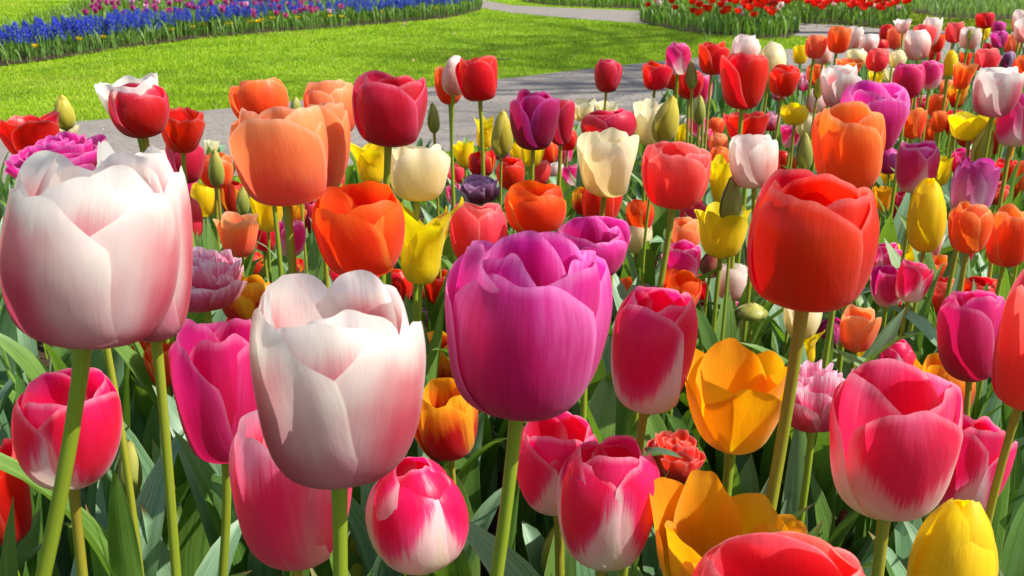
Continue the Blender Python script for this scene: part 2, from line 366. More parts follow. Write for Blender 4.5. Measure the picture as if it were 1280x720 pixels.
def petal_specs(form, rng, spin=None, ruffle=1.0, loose=False, extra=False):
    out = []
    spin = rng.uniform(0, 2 * math.pi) if spin is None else spin
    def one(phi, ring, rs, hs, W, **k):
        d = dict(phi=phi, ring=ring, rs=rs, hs=hs, W=W, tilt=rng.uniform(-.05, .05), ph=rng.uniform(0, 6.28, 8), skew=.05, c=.15, tip=.02,
                 kr=rng.uniform(.88, 1.0), ruf=rng.uniform(.5, 1.2) * ruffle, lip=rng.uniform(-1, 1), crease=rng.uniform(.2, 1), wt=.50,
                 notch=rng.uniform(0, 1), asym=rng.uniform(-.06, .06), curl=rng.uniform(-.3, 1))
        d.update(k); out.append(d)
    if form == 'double':
        for ring, (n, rs, hs, W) in enumerate([(5, 1.0, .66, .85), (6, .92, .80, .78), (6, .78, .92, .70), (5, .60, 1.0, .58), (4, .40, 1.04, .5), (3, .20, 1.0, .4)]):
            for i in range(n):
                one(spin + ring * .5 + 2 * math.pi * (i + rng.uniform(-.2, .2)) / n, ring, rs * rng.uniform(.92, 1.08), hs * rng.uniform(.86, 1.08), W * rng.uniform(1.0, 1.3),
                    ruf=rng.uniform(1.4, 2.8) * ruffle, c=.14, wt=.85, tip=rng.uniform(-.04, 0), tilt=rng.uniform(-.2, .2) , kr=rng.uniform(.55, .9), curl=rng.uniform(-1.4, 1.4), skew=.09,
                    lip=rng.uniform(-1.2, 1.2))
        return out
    if form in ('tub', 'round') and extra:
        for i in range(3):
            one(spin + math.pi + .35 + i * 2 * math.pi / 3 + rng.uniform(-.2, .2), 2, .74, rng.uniform(1.0, 1.07), .85, tilt=rng.uniform(-.08, .06), c=.2, wt=.7, tip=0, ruf=rng.uniform(1.2, 2.4))
    for i in range(3):
        a = spin + i * 2 * math.pi / 3
        if form == 'ragged':
            for q_, (rs_, W_) in enumerate(((1.0, 1.0), (.9, .95))):
                one(a + q_ * math.pi / 3 + rng.uniform(-.2, .2), q_, rs_, rng.uniform(.8, 1.08), W_, tilt=rng.uniform(-.12, .35), c=.36, tip=.14, wt=.5, ruf=rng.uniform(2.4, 4), curl=rng.uniform(-2, 2), lip=rng.uniform(-.5, 1.5))
        elif form in ('lily',):
            one(a + rng.uniform(-.1, .1), 0, 1.0, rng.uniform(.94, 1.05), .88, tilt=rng.uniform(-.05, .16), c=.42, tip=.10, wt=.25, ruf=rng.uniform(.6, 1.6))
            one(a + math.pi / 3 + rng.uniform(-.1, .1), 1, .9, rng.uniform(.96, 1.08), .80, tilt=rng.uniform(-.08, .08), c=.42, tip=.10, wt=.25, ruf=rng.uniform(.6, 1.6))
        elif form == 'bud':
            one(a, 0, 1.0, rng.uniform(.97, 1.0), 1.25, tilt=0, c=.10, tip=.03, wt=.18, ruf=.2, skew=.12, kr=.95, lip=0, curl=0)
            one(a + math.pi / 3, 1, .86, .97, 1.2, tilt=0, c=.1, tip=.0, wt=.18, ruf=.2, skew=.12, kr=.95, lip=0, curl=0)
        elif form in ('open', 'wide', 'goblet'):
            one(a + rng.uniform(-.12, .12), 0, 1.0, rng.uniform(.88, 1.02), 1.02, tilt=rng.uniform(-.02, .22 if form == 'wide' else .1), c=.19, wt=.66, tip=.0,
                ruf=rng.uniform(1.6, 2.8), kr=rng.uniform(.75, .95))
            one(a + math.pi / 3 + rng.uniform(-.12, .12), 1, .88, rng.uniform(.94, 1.04), .98, tilt=rng.uniform(-.1, .06), c=.19, wt=.66, tip=.0, ruf=rng.uniform(1.6, 2.8), kr=rng.uniform(.8, .95))
        else:
            wt = .36 if form == 'egg' else .70
            one(a + rng.uniform(-.09, .09), 0, 1.0, rng.uniform(.88, 1.0), 1.18, c=.17, wt=wt, tip=rng.uniform(-.012, .012), ruf=rng.uniform(.7, 1.8) * ruffle)
            if loose and rng.random() < .35: out[-1]['tilt'] += rng.uniform(.08, .30); out[-1]['curl'] = rng.uniform(-1, .5)
            one(a + math.pi / 3 + rng.uniform(-.07, .07), 1, .89, rng.uniform(.96, 1.04), 1.14, tilt=rng.uniform(-.08, .02), c=.17, wt=wt, tip=rng.uniform(-.012, .012), ruf=rng.uniform(.7, 1.8) * ruffle)
    return out

def petal_pts(form, d, R, H, nu, nv, full=False):
    Q, s = PROFS[form]
    u = np.linspace(-1, 1, nu)[None, :].repeat(nv, 0)
    v0 = np.linspace(0, 1, nv)[:, None].repeat(nu, 1)
    v0 = v0 ** .9
    ph = d['ph']
    top = sm(v0, .45, 1.0)
    # rounded / pointed top outline, a bit irregular
    vv = v0 * (1 - d['c'] * top * np.abs(u) ** 2.7) + d['tip'] * v0 ** 8 * np.exp(-(u / .16) ** 2)
    vv = vv - .020 * d['notch'] * min(d['ruf'], 1.8) * v0 ** 6 * np.sin(u * 4.0 + ph[0]) * (np.abs(u) < 2) - .007 * min(d['ruf'], 1.5) * v0 ** 10 * np.sin(u * 9 + ph[1])
    vv = np.clip(vv, 0, 1.12)
    vc = np.clip(vv, 0, 1)
    r = np.interp(vc, s, Q[:, 0]); z = np.interp(vc, s, Q[:, 1]) + (vv - vc) * .9
    # width of the petal along its length
    base = .22 + .78 * sm(vc, -.05, .42)
    w = d['W'] * base * (1 - (1 - d['wt']) * sm(vc, .55 if d['wt'] < .6 else .70, 1.03) ** 1.3)
    uu = u + d['asym'] * vc * (1 - u ** 2)
    r = r * d['rs'] + d['tilt'] * vc ** 1.6
    z = z * d['hs']
    rho = np.maximum(r * d['kr'], .30)
    # radial relief: overlap skew, midrib crease, ruffle, lip and rolled edges
    rel = d['skew'] * u * sm(vc, .05, .4)
    rel += .020 * d['crease'] * np.exp(-(u / .10) ** 2) * sm(vc, .1, .5) * -1
    rel += .018 * np.cos(u * 3.2 + ph[2]) * sm(vc, .2, .8)
    rel += .035 * d['ruf'] * vc ** 3 * np.sin(u * 3.6 + ph[3])
    rel += .014 * min(d['ruf'], 1.6) * vc ** 6 * np.sin(u * 9.0 + ph[4])
    rel += .012 * np.sin(vc * 7 + ph[5] + u * 1.3)
    rel += .010 * np.sin(u * 6.5 + vc * 4 + ph[7]) * sm(vc, .15, .6) + .008 * np.sin(u * 2.2 - vc * 11 + ph[0]) * sm(vc, .1, .5)
    rel += .10 * d['lip'] * np.clip(vc - .84, 0, 1) / .16 * .7 * np.exp(-(u / .6) ** 2)
    rel -= .06 * d['curl'] * np.clip(np.abs(u) - .72, 0, 1) / .28 * sm(vc, .45, .9) * (.6 + .4 * np.sin(vc * 5 + ph[6]))
    ang = uu * w / rho
    ang = np.clip(ang, -1.9, 1.9)
    rr = rho + rel
    x = (r - rho) + rr * np.cos(ang)
    y = rr * np.sin(ang)
    c, si = math.cos(d['phi']), math.sin(d['phi'])
    X = (x * c - y * si) * R; Y = (x * si + y * c) * R; Z = z * H
    V = np.stack([X, Y, Z], -1).reshape(-1, 3)
    UV = np.stack([(u + 1) / 2, vc * np.ones_like(u)], -1).reshape(-1, 2)
    if full: return V, UV, np.stack([(u + 1) / 2, v0], -1).reshape(-1, 2)
    return V, UV

def tilt_matrix(tx, ty):
    # tilt the head's axis: tx towards +X, ty towards +Y
    a = np.array([tx, ty, 1.0]); a /= np.linalg.norm(a)
    z = np.array([0, 0, 1.0]); ax = np.cross(z, a); sn = np.linalg.norm(ax)
    if sn < 1e-6: return np.eye(3)
    ax /= sn; cs = a[2]
    K = np.array([[0, -ax[2], ax[1]], [ax[2], 0, -ax[0]], [-ax[1], ax[0], 0]])
    return np.eye(3) + sn * K + (1 - cs) * K @ K

def tube(P, rad, nseg=10, squash=1.0):
    P = np.asarray(P, float); n = len(P)
    T = np.gradient(P, axis=0); T /= np.linalg.norm(T, axis=1)[:, None]
    ref = np.array([0, 1.0, 0.0])
    A = np.cross(T, ref); A /= np.linalg.norm(A, axis=1)[:, None]
    B = np.cross(T, A)
    th = np.linspace(0, 2 * math.pi, nseg, endpoint=False)
    rad = np.broadcast_to(rad, (n,))
    V = P[:, None, :] + rad[:, None, None] * (np.cos(th)[None, :, None] * A[:, None, :] + np.sin(th)[None, :, None] * B[:, None, :])
    F_ = []
    i = np.arange(nseg); j = np.arange(n - 1)[:, None]
    F_ = np.stack([j * nseg + i, j * nseg + (i + 1) % nseg, (j + 1) * nseg + (i + 1) % nseg, (j + 1) * nseg + i], -1).reshape(-1, 4)
    UV = np.stack(np.broadcast_arrays(th[None, :] / (2 * math.pi), np.linspace(0, 1, n)[:, None]), -1).reshape(-1, 2)
    return V.reshape(-1, 3), F_, UV

def leaf_pts(rng, L, W, az, lean, droop, nv=14, nu=7, fold=.5, base=(0, 0, 0), twist=None):
    """one tulip leaf: rises from the base, leans out towards azimuth az, tip may droop; V-folded, wavy edges"""
    v = np.linspace(0, 1, nv); u = np.linspace(-1, 1, nu)
    ds = L / (nv - 1)
    angs = lean * (v ** 1.2) + droop * v ** 3.5 + .06 * rng.uniform(-1, 1) * np.sin(v * 6)
    x = np.cumsum(np.sin(angs)) * ds; z = np.cumsum(np.cos(angs)) * ds
    x -= x[0]; z -= z[0]
    w = W * (.30 + .70 * sm(v, 0, .38)) * np.clip(1 - ((np.clip(v, .38, 1) - .38) / .62) ** 2.1, 0, 1) ** .85 / 2
    w[-1] = W * .004
    f = fold * (1.15 - .75 * v)
    tw = (rng.uniform(-.7, .7) if twist is None else twist) * v ** 1.5
    ph = rng.uniform(0, 6.28, 3)
    nx, nz = -np.cos(angs), np.sin(angs)       # towards the leaf's inner side
    cx = np.abs(u)[None, :] * w[:, None] * f[:, None]
    cx = cx + (np.abs(u)[None, :] ** 2) * w[:, None] * .25 * np.sin(v[:, None] * 9 + ph[0] + np.sign(u)[None, :] * 1.3)
    cy = u[None, :] * w[:, None] * np.sqrt(np.maximum(.1, 1 - (f[:, None] * .75) ** 2))
    cy2 = cy * np.cos(tw)[:, None] - cx * np.sin(tw)[:, None]
    cx2 = cy * np.sin(tw)[:, None] + cx * np.cos(tw)[:, None]
    X = x[:, None] + cx2 * nx[:, None]; Z = z[:, None] + cx2 * nz[:, None]; Y = cy2 + (L * .06 * rng.uniform(-1, 1)) * v[:, None] ** 2
    c, s_ = math.cos(az), math.sin(az)
    V = np.stack([X * c - Y * s_ + base[0], X * s_ + Y * c + base[1], Z + base[2]], -1).reshape(-1, 3)
    UV = np.stack(np.broadcast_arrays((u[None, :] + 1) / 2, v[:, None]), -1).reshape(-1, 2)
    return V, grid_faces(nu, nv), UV

TULIPS = []
spec0 = lambda s: s[0]['phi'] + .5
PISTIL = simple_mat('pistil', 'b0b45c', 'd8d484', 200.0, .5)
ANTHER = simple_mat('anther', '241a20', '4c3a20', 300.0, .7)
WARN = []
def tulip(var, form, x0, y0, x1, y1, label, rw=.062, k=1.0, lean=(0, 0), tilt=(0, 0), leaves=3, seed=None, spin=None, cat='tulip', group=None,
          name='tulip', stemr=None, bend=None, ruffle=1.0, H=None):
    seed = seed if seed is not None else (int(x0 * 7 + y0 * 13 + 5000) % 100003)
    rng = np.random.default_rng(seed)
    w_px, h_px = x1 - x0, y1 - y0
    rw = rw * k
    for _ in range(12):        # a head this low would touch the soil: it is a smaller flower, nearer
        if at((x0 + x1) / 2, y1, F * rw / w_px)[2] > .12: break
        rw *= .96
    depth = F * rw / w_px
    specs = petal_specs(form, rng, spin, ruffle, loose=w_px < 140, extra=w_px > 200 and var in ('magenta', 'blush'))
    R = rw / 2; Hh = rw * h_px / w_px
    tj = .05 if w_px > 140 else .11
    tx = tilt[0] + rng.uniform(-tj, tj) - lean[0] * .6; ty = tilt[1] + rng.uniform(-tj, tj) - lean[1] * .6
    M = tilt_matrix(tx, ty)
    P = at((x0 + x1) / 2, y1 - h_px * .1, depth)
    for it in range(7):                      # bring the head to its real place and size
        pts = np.vstack([petal_pts(form, d, R, Hh, 9, 9)[0] for d in specs]) @ M.T + P
        qx, qy, dep = project(pts)
        bx0, bx1, by0, by1 = qx.min(), qx.max(), qy.min(), qy.max()
        R *= (w_px / (bx1 - bx0)) ** .9
        Hh *= (h_px / max(5, (by1 - by0))) ** .9
        Hh = float(np.clip(Hh, R * .75, R * 5))
        ddx = ((x0 + x1) / 2 - (bx0 + bx1) / 2) * depth / F; ddy = ((by0 + by1) / 2 - (y0 + y1) / 2) * depth / F
        P = P + np.array([ddx, SP * ddy, CP * ddy])
    hb = P.copy()
    zg = hb[2]
    if zg < .09: WARN.append(f'low head {label} z={zg:.2f}'); 
    if zg > .66: WARN.append(f'high head {label} z={zg:.2f}')
    # foot of the plant
    foot = np.array([hb[0] + lean[0] * zg, hb[1] + lean[1] * zg, 0.0])
    root = empty(name, (foot[0], foot[1], 0.0))
    tag(root, label, cat, group or GROUPS.get(var))
    big = w_px
    nu, nv = (25, 30) if big > 140 else (19, 22) if big > 80 else (13, 15) if big > 45 else (9, 11)
    if form == 'double': nu, nv = (17, 15) if big > 60 else (9, 9)
    if form != 'double' and big < 45: pass
    Fg = grid_faces(nu, nv)
    for d in specs:
        V, UV, RM = petal_pts(form, d, R, Hh, nu, nv, True)
        V = V @ M.T + hb - foot
        mesh('petal', V, Fg, PM[var], root, UV, rim=RM)
    # stem
    sr = stemr or (rng.uniform(.0028, .0036) if form not in ('bud',) else .0024)
    sr *= min(1.15, max(.75, R / .031))
    n = 18
    t = np.linspace(0, 1, n)[:, None]
    top = hb - foot + M @ np.array([0, 0, .002])
    bnd = bend if bend is not None else rng.uniform(-.022, .022)
    mid = top * .5 + np.array([bnd, rng.uniform(-.012, .012), 0])
    p3 = top - (M @ np.array([0, 0, 1.0])) * zg * .25
    S = (1 - t) ** 3 * 0 + 3 * (1 - t) ** 2 * t * mid * .66 + 3 * (1 - t) * t ** 2 * p3 + t ** 3 * top
    S[0] = (0, 0, -.02)
    rad = sr * (1.25 - .35 * t[:, 0]); rad[-1] *= 1.25; rad[-2] *= 1.05
    V, Fc, UV = tube(S, rad, 12 if big > 60 else 7)
    mesh('stem', V, Fc, STEM, root, UV)
    # pistil and stamens inside the flowers one can look into
    if big > 55 and form in ('open', 'wide', 'lily', 'tub', 'cup'):
        up = M @ np.array([0, 0, 1.0]); o0 = hb - foot
        V, Fc, UV = tube(np.array([o0 + up * R * k_ for k_ in (0, .3, .62, .68)]), np.array([.1, .12, .13, .17]) * R, 8)
        mesh('pistil', V, Fc, PISTIL, root, UV)
        for q_ in range(6):
            a_ = q_ * math.pi / 3 + spec0(specs)
            dv = M @ np.array([math.cos(a_), math.sin(a_), 0.0])
            V, Fc, UV = tube(np.array([o0 + dv * R * r_ + up * R * h_ for r_, h_ in ((.08, 0), (.20, .22), (.26, .36), (.30, .66), (.31, .72))]), np.array([.02, .02, .05, .05, .015]) * R, 6)
            mesh('stamen', V, Fc, ANTHER, root, UV)
    # leaves
    a0 = rng.uniform(0, 6.28)
    for i in range(leaves):
        L = rng.uniform(.62, .86) * max(.16, min(zg, .40)) * (1 - .08 * i) + .03
        W = rng.uniform(.034, .060) * (1 - .18 * i)
        az = a0 + i * 2.3 + rng.uniform(-.4, .4)
        zb = .01 + .028 * i
        V, Fc, UV = leaf_pts(rng, L, W, az, rng.uniform(.12, .55), rng.uniform(-.1, 1.0), base=(0, 0, zb), fold=rng.uniform(.35, .75),
                             nv=16 if big > 60 else 10, nu=7 if big > 60 else 5)
        mesh('leaf', V, Fc, LM if rng.random() < .55 else LM2, root, UV)
    TULIPS.append((label, (x0 + x1) / 2, (y0 + y1) / 2, w_px, depth, hb, foot))
    return root
# ------------------------------------------------------------------ the setting
def poly_sheet(name, pts, z, mat, kind='structure', n=1):
    bm = bmesh.new()
    vs = [bm.verts.new((p[0], p[1], z)) for p in pts]
    f = bm.faces.new(vs)
    bmesh.ops.triangulate(bm, faces=[f])
    bm.normal_update()
    for f in bm.faces:
        if f.normal.z < 0: f.normal_flip()
    me = bpy.data.meshes.new(name); bm.to_mesh(me); bm.free()
    me.materials.append(mat)
    o = bpy.data.objects.new(name, me); C.objects.link(o)
    return tag(o, kind=kind)
import bmesh

def inpoly(x, y, poly):
    inside = np.zeros(x.shape, bool)
    px = np.array([p[0] for p in poly]); py = np.array([p[1] for p in poly]); j = len(poly) - 1
    for i in range(len(poly)):
        c = ((py[i] > y) != (py[j] > y)) & (x < (px[j] - px[i]) * (y - py[i]) / (py[j] - py[i] + 1e-12) + px[i])
        inside ^= c; j = i
    return inside

G = lambda L: [tuple(ground(*p)) for p in L]
PATH_NEAR = G([(-900, 270), (-400, 245), (0, 232), (290, 222), (500, 203), (640, 176), (760, 150), (900, 128), (1000, 116), (1100, 100), (1200, 84), (1320, 68), (1700, 40)])
PATH_FAR = G([(-900, 195), (-400, 176), (0, 161), (100, 153), (280, 137), (380, 126), (520, 112), (640, 98), (760, 84), (870, 73), (940, 66), (1000, 61), (1045, 56)])
PATH2_LOW = G([(1062, 50), (1000, 46), (900, 38), (800, 30), (720, 24), (640, 17), (590, 8), (520, -6), (380, -16)])
PATH2_UP = G([(380, -22), (540, -10), (600, 0), (640, 7), (700, 10), (800, 14), (900, 20), (990, 29), (1050, 32), (1110, 37), (1180, 39), (1280, 41), (1400, 38), (1700, 20)])
PATH_POLY = PATH_NEAR + PATH2_UP[::-1] + PATH2_LOW[::-1] + PATH_FAR[::-1]
BED_FAR = G([(-900, 300), (-400, 268), (0, 252), (290, 246), (500, 228), (640, 200), (760, 175), (900, 152), (1000, 138), (1100, 118), (1200, 98), (1320, 78), (1700, 48)])
BED_POLY = BED_FAR + [(7.5, 3.0), (3.5, -1.5), (-3.5, -1.5), (-5, 1.5)]
MUSC_FRONT = G([(-500, 130), (-200, 100), (0, 84), (60, 76), (150, 62), (250, 49), (330, 42), (450, 33), (560, 23), (600, 14)])
MUSC_BACK = G([(604, 4), (560, -8), (400, -22), (200, -8), (100, 14), (60, 30), (0, 47), (-200, 62), (-500, 85)])
MUSC_POLY = MUSC_FRONT + MUSC_BACK
RED1_POLY = G([(800, 27), (820, 33), (850, 39), (900, 46), (950, 50), (985, 49), (1000, 40), (985, 12), (960, -10), (900, -16), (830, -8), (800, 8)])
RED2_POLY = G([(985, 25), (1000, 28), (1050, 31), (1110, 35), (1138, 28), (1130, 10), (1110, -16), (1000, -22), (960, -12)])
GRN3_POLY = G([(655, 3), (700, 8), (800, 12), (812, 4), (800, -14), (640, -20)])
DAF_POLY = G([(1138, 15), (1180, 24), (1290, 25), (1450, 20), (1500, -12), (1300, -22), (1138, -16)])

def lawn_material():
    t = NT('lawn_ground')
    tc = t.n('TexCoord')
    n = t.noise(tc.outputs['Object'], 3.0, 6, .65)
    n2 = t.noise(tc.outputs['Object'], 60.0, 4, .7)
    n3 = t.noise(tc.outputs['Object'], .9, 3, .5)
    c = t.mix(t.sstep(n2, .3, .7), '5c8408', '94b414')
    c = t.mix(t.math('MULTIPLY', t.sstep(n, .45, .75), .5), c, 'a4b028')
    c = t.mix(t.math('MULTIPLY', t.sstep(n3, .5, .7), .35), c, '58800f')
    return t.bsdf(c, .85, .2, t.bump(n2, .8, .02))
LAWN = lawn_material()
big = [(-220, -60), (220, -60), (220, 320), (-220, 320)]
poly_sheet('lawn', big, 0.0, LAWN)

def path_material():
    t = NT('path_gravel_asphalt')
    tc = t.n('TexCoord')
    n = t.noise(tc.outputs['Object'], 38.0, 8, .8)
    n2 = t.noise(tc.outputs['Object'], 1.6, 5, .6)
    v = t.n('TexVoronoi'); v.inputs['Scale'].default_value = 90.0; t.link(tc.outputs['Object'], v.inputs['Vector'])
    c = t.mix(t.sstep(n, .3, .72), '746c5c', 'ded4be')
    c = t.mix(t.math('MULTIPLY', t.sstep(n2, .4, .7), .45), c, 'b4aa94')
    c = t.mix(t.math('MULTIPLY', t.sstep(v.outputs['Distance'], .02, .25), .25), '6c6460', c)
    return t.bsdf(c, .9, .25, t.bump(n, .6, .006))
poly_sheet('path', PATH_POLY, 0.004, path_material())
SOIL = simple_mat('bed_soil', '2a1d14', '4c3828', 26.0, .95, .9, .03)
poly_sheet('bed_ground', BED_POLY, 0.004, SOIL)
for nm, P in (('bed_ground', MUSC_POLY), ('bed_ground', RED1_POLY), ('bed_ground', RED2_POLY), ('bed_ground', GRN3_POLY), ('bed_ground', DAF_POLY)):
    poly_sheet(nm, P, 0.008, SOIL)

# grass blades: three-point blades over the visible lawns
def blades(name, xs, ys, h, w, mat, rng, label, cat='grass'):
    n = len(xs)
    az = rng.uniform(0, 2 * math.pi, n); ln = rng.uniform(.1, .8, n)
    dx, dy = np.cos(az), np.sin(az)
    V = np.zeros((n, 5, 3))
    wx, wy = -dy * w / 2, dx * w / 2
    V[:, 0] = np.stack([xs - wx, ys - wy, np.zeros(n)], -1); V[:, 1] = np.stack([xs + wx, ys + wy, np.zeros(n)], -1)
    mx, my = xs + dx * h * ln * .3, ys + dy * h * ln * .3
    V[:, 2] = np.stack([mx + wx * .8, my + wy * .8, h * .6], -1); V[:, 3] = np.stack([mx - wx * .8, my - wy * .8, h * .6], -1)
    V[:, 4] = np.stack([xs + dx * h * ln, ys + dy * h * ln, h], -1)
    b = (np.arange(n) * 5)[:, None]
    tri = np.concatenate([b + np.array([0, 1, 2]), b + np.array([0, 2, 3]), b + np.array([3, 2, 4])], 0)
    UV = np.tile(np.array([[0, 0], [1, 0], [1, .6], [0, .6], [.5, 1]]), (n, 1))
    o = mesh(name, V.reshape(-1, 3), tri, mat, None, UV, smooth=False)
    return tag(o, label, cat, kind='stuff')

def grass_material():
    t = NT('grass_blade')
    u, v, rnd = uvparts(t)
    geo = t.n('NewGeometry'); isl = geo.outputs['Random Per Island']
    tc = t.n('TexCoord')
    n = t.noise(tc.outputs['Object'], 2.2, 4, .6)
    c = t.mix(isl, '6a940a', 'b4cc1c')
    c = t.mix(t.sstep(isl, .93, .97), c, 'c4c070')
    c = t.mix(t.math('MULTIPLY', t.sstep(n, .45, .7), .85), c, '557810')
    nb_ = t.noise(tc.outputs['Object'], .7, 5, .7)
    c = t.mix(t.math('MULTIPLY', t.sstep(nb_, .5, .68), .5), c, 'c8cc4c')
    return t.bsdf(c, .55, .35, None, .4, tcol=t.mix(.5, c, 'a8c41c'))
GRASS = grass_material()
rng = np.random.default_rng(5)
N = 520000
dd = 2.4 + 10.5 * rng.random(N) ** 1.25
xx = rng.uniform(-.72, .68, N) * dd * 1.04
yy = dd
ok = ~inpoly(xx, yy, PATH_POLY) & ~inpoly(xx, yy, BED_POLY)
for P in (MUSC_POLY, RED1_POLY, RED2_POLY, GRN3_POLY, DAF_POLY): ok &= ~inpoly(xx, yy, P)
xx, yy, dd = xx[ok], yy[ok], dd[ok]
pn = .5 + .5 * np.sin(xx * 2.3 + 1.3 * np.sin(yy * 1.7)) * np.sin(yy * 2.9 + xx)
hh = rng.uniform(.006, .022, len(xx)) * (.7 + .6 * pn); ww = .0013 + .0005 * dd
blades('grass', xx, yy, hh, ww, GRASS, rng, 'short bright green grass of the lawns beyond the tulip bed')

# ---- broad leaves as one uncountable mass
def leaf_mass(name, xs, ys, L, W, mat, rng, label, lean=(.05, .5), droop=(-.1, .8), nv=7, cat='foliage', zb=None):
    n = len(xs)
    v = np.linspace(0, 1, nv)[None, :]
    ln = rng.uniform(*lean, n)[:, None]; dr = rng.uniform(*droop, n)[:, None]
    ang = ln * v ** 1.1 + dr * v ** 3
    ds = (L / (nv - 1))[:, None]
    x = np.cumsum(np.sin(ang) * ds, 1); z = np.cumsum(np.cos(ang) * ds, 1); x -= x[:, :1]; z -= z[:, :1]
    w = (W[:, None] / 2) * (.32 + .68 * sm(v, 0, .4)) * np.clip(1 - ((np.clip(v, .4, 1) - .4) / .6) ** 2.1, .0, 1) ** .85 + 1e-4
    az = rng.uniform(0, 2 * math.pi, n)[:, None]
    tw = az + math.pi / 2 + rng.uniform(-.6, .6, n)[:, None] * v
    fold = rng.uniform(.3, .8, n)[:, None] * w
    c, s_ = np.cos(az), np.sin(az)
    bx, by = xs[:, None] + x * c, ys[:, None] + x * s_
    zz = z + (zb[:, None] if zb is not None else 0)
    mid = np.stack([bx, by, zz], -1)
    nrm = np.stack([-c * np.cos(ang), -s_ * np.cos(ang), np.sin(ang)], -1)
    side = np.stack([np.cos(tw), np.sin(tw), 0 * tw], -1)
    l = mid + side * w[..., None] * .9 + nrm * fold[..., None]; r = mid - side * w[..., None] * .9 + nrm * fold[..., None]
    V = np.stack([l, mid, r], 2)       # n, nv, 3, 3
    g = grid_faces(3, nv)
    Fc = (np.arange(n) * (3 * nv))[:, None, None] + g[None]
    uv = np.stack(np.broadcast_arrays(np.array([0, .5, 1.0])[None, :], np.linspace(0, 1, nv)[:, None]), -1).reshape(-1, 2)
    o = mesh(name, V.reshape(-1, 3), Fc.reshape(-1, 4), mat, None, np.tile(uv, (n, 1)))
    return tag(o, label, cat, kind='stuff')

def scatter(P, n, rng):
    a = np.array(P); x0, y0 = a.min(0); x1, y1 = a.max(0)
    out = np.zeros((0, 2))
    while len(out) < n:
        q = np.stack([rng.uniform(x0, x1, n * 3), rng.uniform(y0, y1, n * 3)], -1)
        q = q[inpoly(q[:, 0], q[:, 1], P)]
        out = np.vstack([out, q])
    return out[:n]

# ---- muscari bed
rng = np.random.default_rng(11)
q = scatter(MUSC_POLY, 16000, rng)
leaf_mass('foliage', q[:, 0], q[:, 1], rng.uniform(.12, .22, len(q)), rng.uniform(.007, .013, len(q)), FARLEAF, rng,
          'narrow arching green leaves filling the grape hyacinth bed', lean=(.1, .8), droop=(.0, 1.3), nv=5)

def flat_mat(name, c1, c2, trans=.25, rough=.5):
    t = NT(name)
    u, v, rnd = uvparts(t)
    geo = t.n('NewGeometry')
    c = t.mix(geo.outputs['Random Per Island'], c1, c2)
    hs = t.n('HueSaturation'); t.val(hs.inputs['Value'], t.math('ADD', .8, t.math('MULTIPLY', rnd, .4))); t.link(c, hs.inputs['Color'])
    return t.bsdf(hs.outputs[0], rough, .35, None, trans)
BLUE = flat_mat('muscari_blue', '1e2ca4', '4658d4')
FSTEM = flat_mat('far_stem', '5c8a34', '7ca050', .1)
ICO = None
def muscari_mesh(rng, var):
    V, Fc, mi = [], [], []
    n = 0
    vs, fs, _ = tube(np.array([[0, 0, 0], [0, 0, .07], [.002, 0, .14], [.003, 0, .17]]), .0022, 5)
    V.append(vs); Fc += fs.tolist(); mi += [1] * len(fs); n += len(vs)
    octv = np.array([[1, 0, 0], [-1, 0, 0], [0, 1, 0], [0, -1, 0], [0, 0, 1], [0, 0, -1]], float)
    octf = [(0, 2, 4), (2, 1, 4), (1, 3, 4), (3, 0, 4), (2, 0, 5), (1, 2, 5), (3, 1, 5), (0, 3, 5)]
    for k in range(26):
        h = k / 25; a = k * 2.4
        rr = .0125 * (1 - h) ** .6 + .002
        p = np.array([.003 + rr * math.cos(a), rr * math.sin(a), .135 + .062 * h])
        V.append(octv * np.array([.0055, .0055, .006]) * (1 - .35 * h) + p)
        Fc += [tuple(i + n for i in f) for f in octf]; mi += [0] * 8; n += 6
    return np.vstack(V), Fc, mi
MV, MF, MI = muscari_mesh(rng, 0)
# the nearest bands of blue: an outer rim and a back strip, magenta tulips between them
def band_points(n, rng, t0, t1, x0, x1):
    """points between the bed's front edge and back, t = how far in (0 front .. 1 back), x = photo pixel column"""
    fx = np.array([-500, -200, 0, 60, 150, 250, 330, 450, 560, 600]); fy = np.array([130, 100, 84, 76, 62, 49, 42, 33, 23, 14])
    px = rng.uniform(x0, x1, n)
    out = []
    for p in px:
        g0 = ground(p, np.interp(p, fx, fy))
        out.append((g0, p))
    return out
proto = None
pts = []
for g0, p in band_points(420, rng, 0, 1, -60, 602):
    off = rng.uniform(.22, .75) * (1.0 if p < 450 else .7)
    pts.append((g0[0] + rng.normal(0, .02), g0[1] + off))
for _ in range(170):      # left end of the bed, blue all through
    g0 = ground(rng.uniform(-60, 100), 0)
    p = rng.uniform(-60, 95); q0 = ground(p, np.interp(p, [-500, 0, 60, 150], [130, 84, 76, 62]))
    pts.append((q0[0], q0[1] + rng.uniform(.4, 1.7)))
for _ in range(130):      # blue strip behind the magenta tulips
    p = rng.uniform(90, 420); q0 = ground(p, np.interp(p, [0, 60, 150, 250, 330, 450], [84, 76, 62, 49, 42, 33]))
    pts.append((q0[0], q0[1] + rng.uniform(2.0, 2.7)))
pts = [p for p in pts if inpoly(np.array([p[0]]), np.array([p[1]]), MUSC_POLY)[0]]
pts.sort(key=lambda p: p[1])
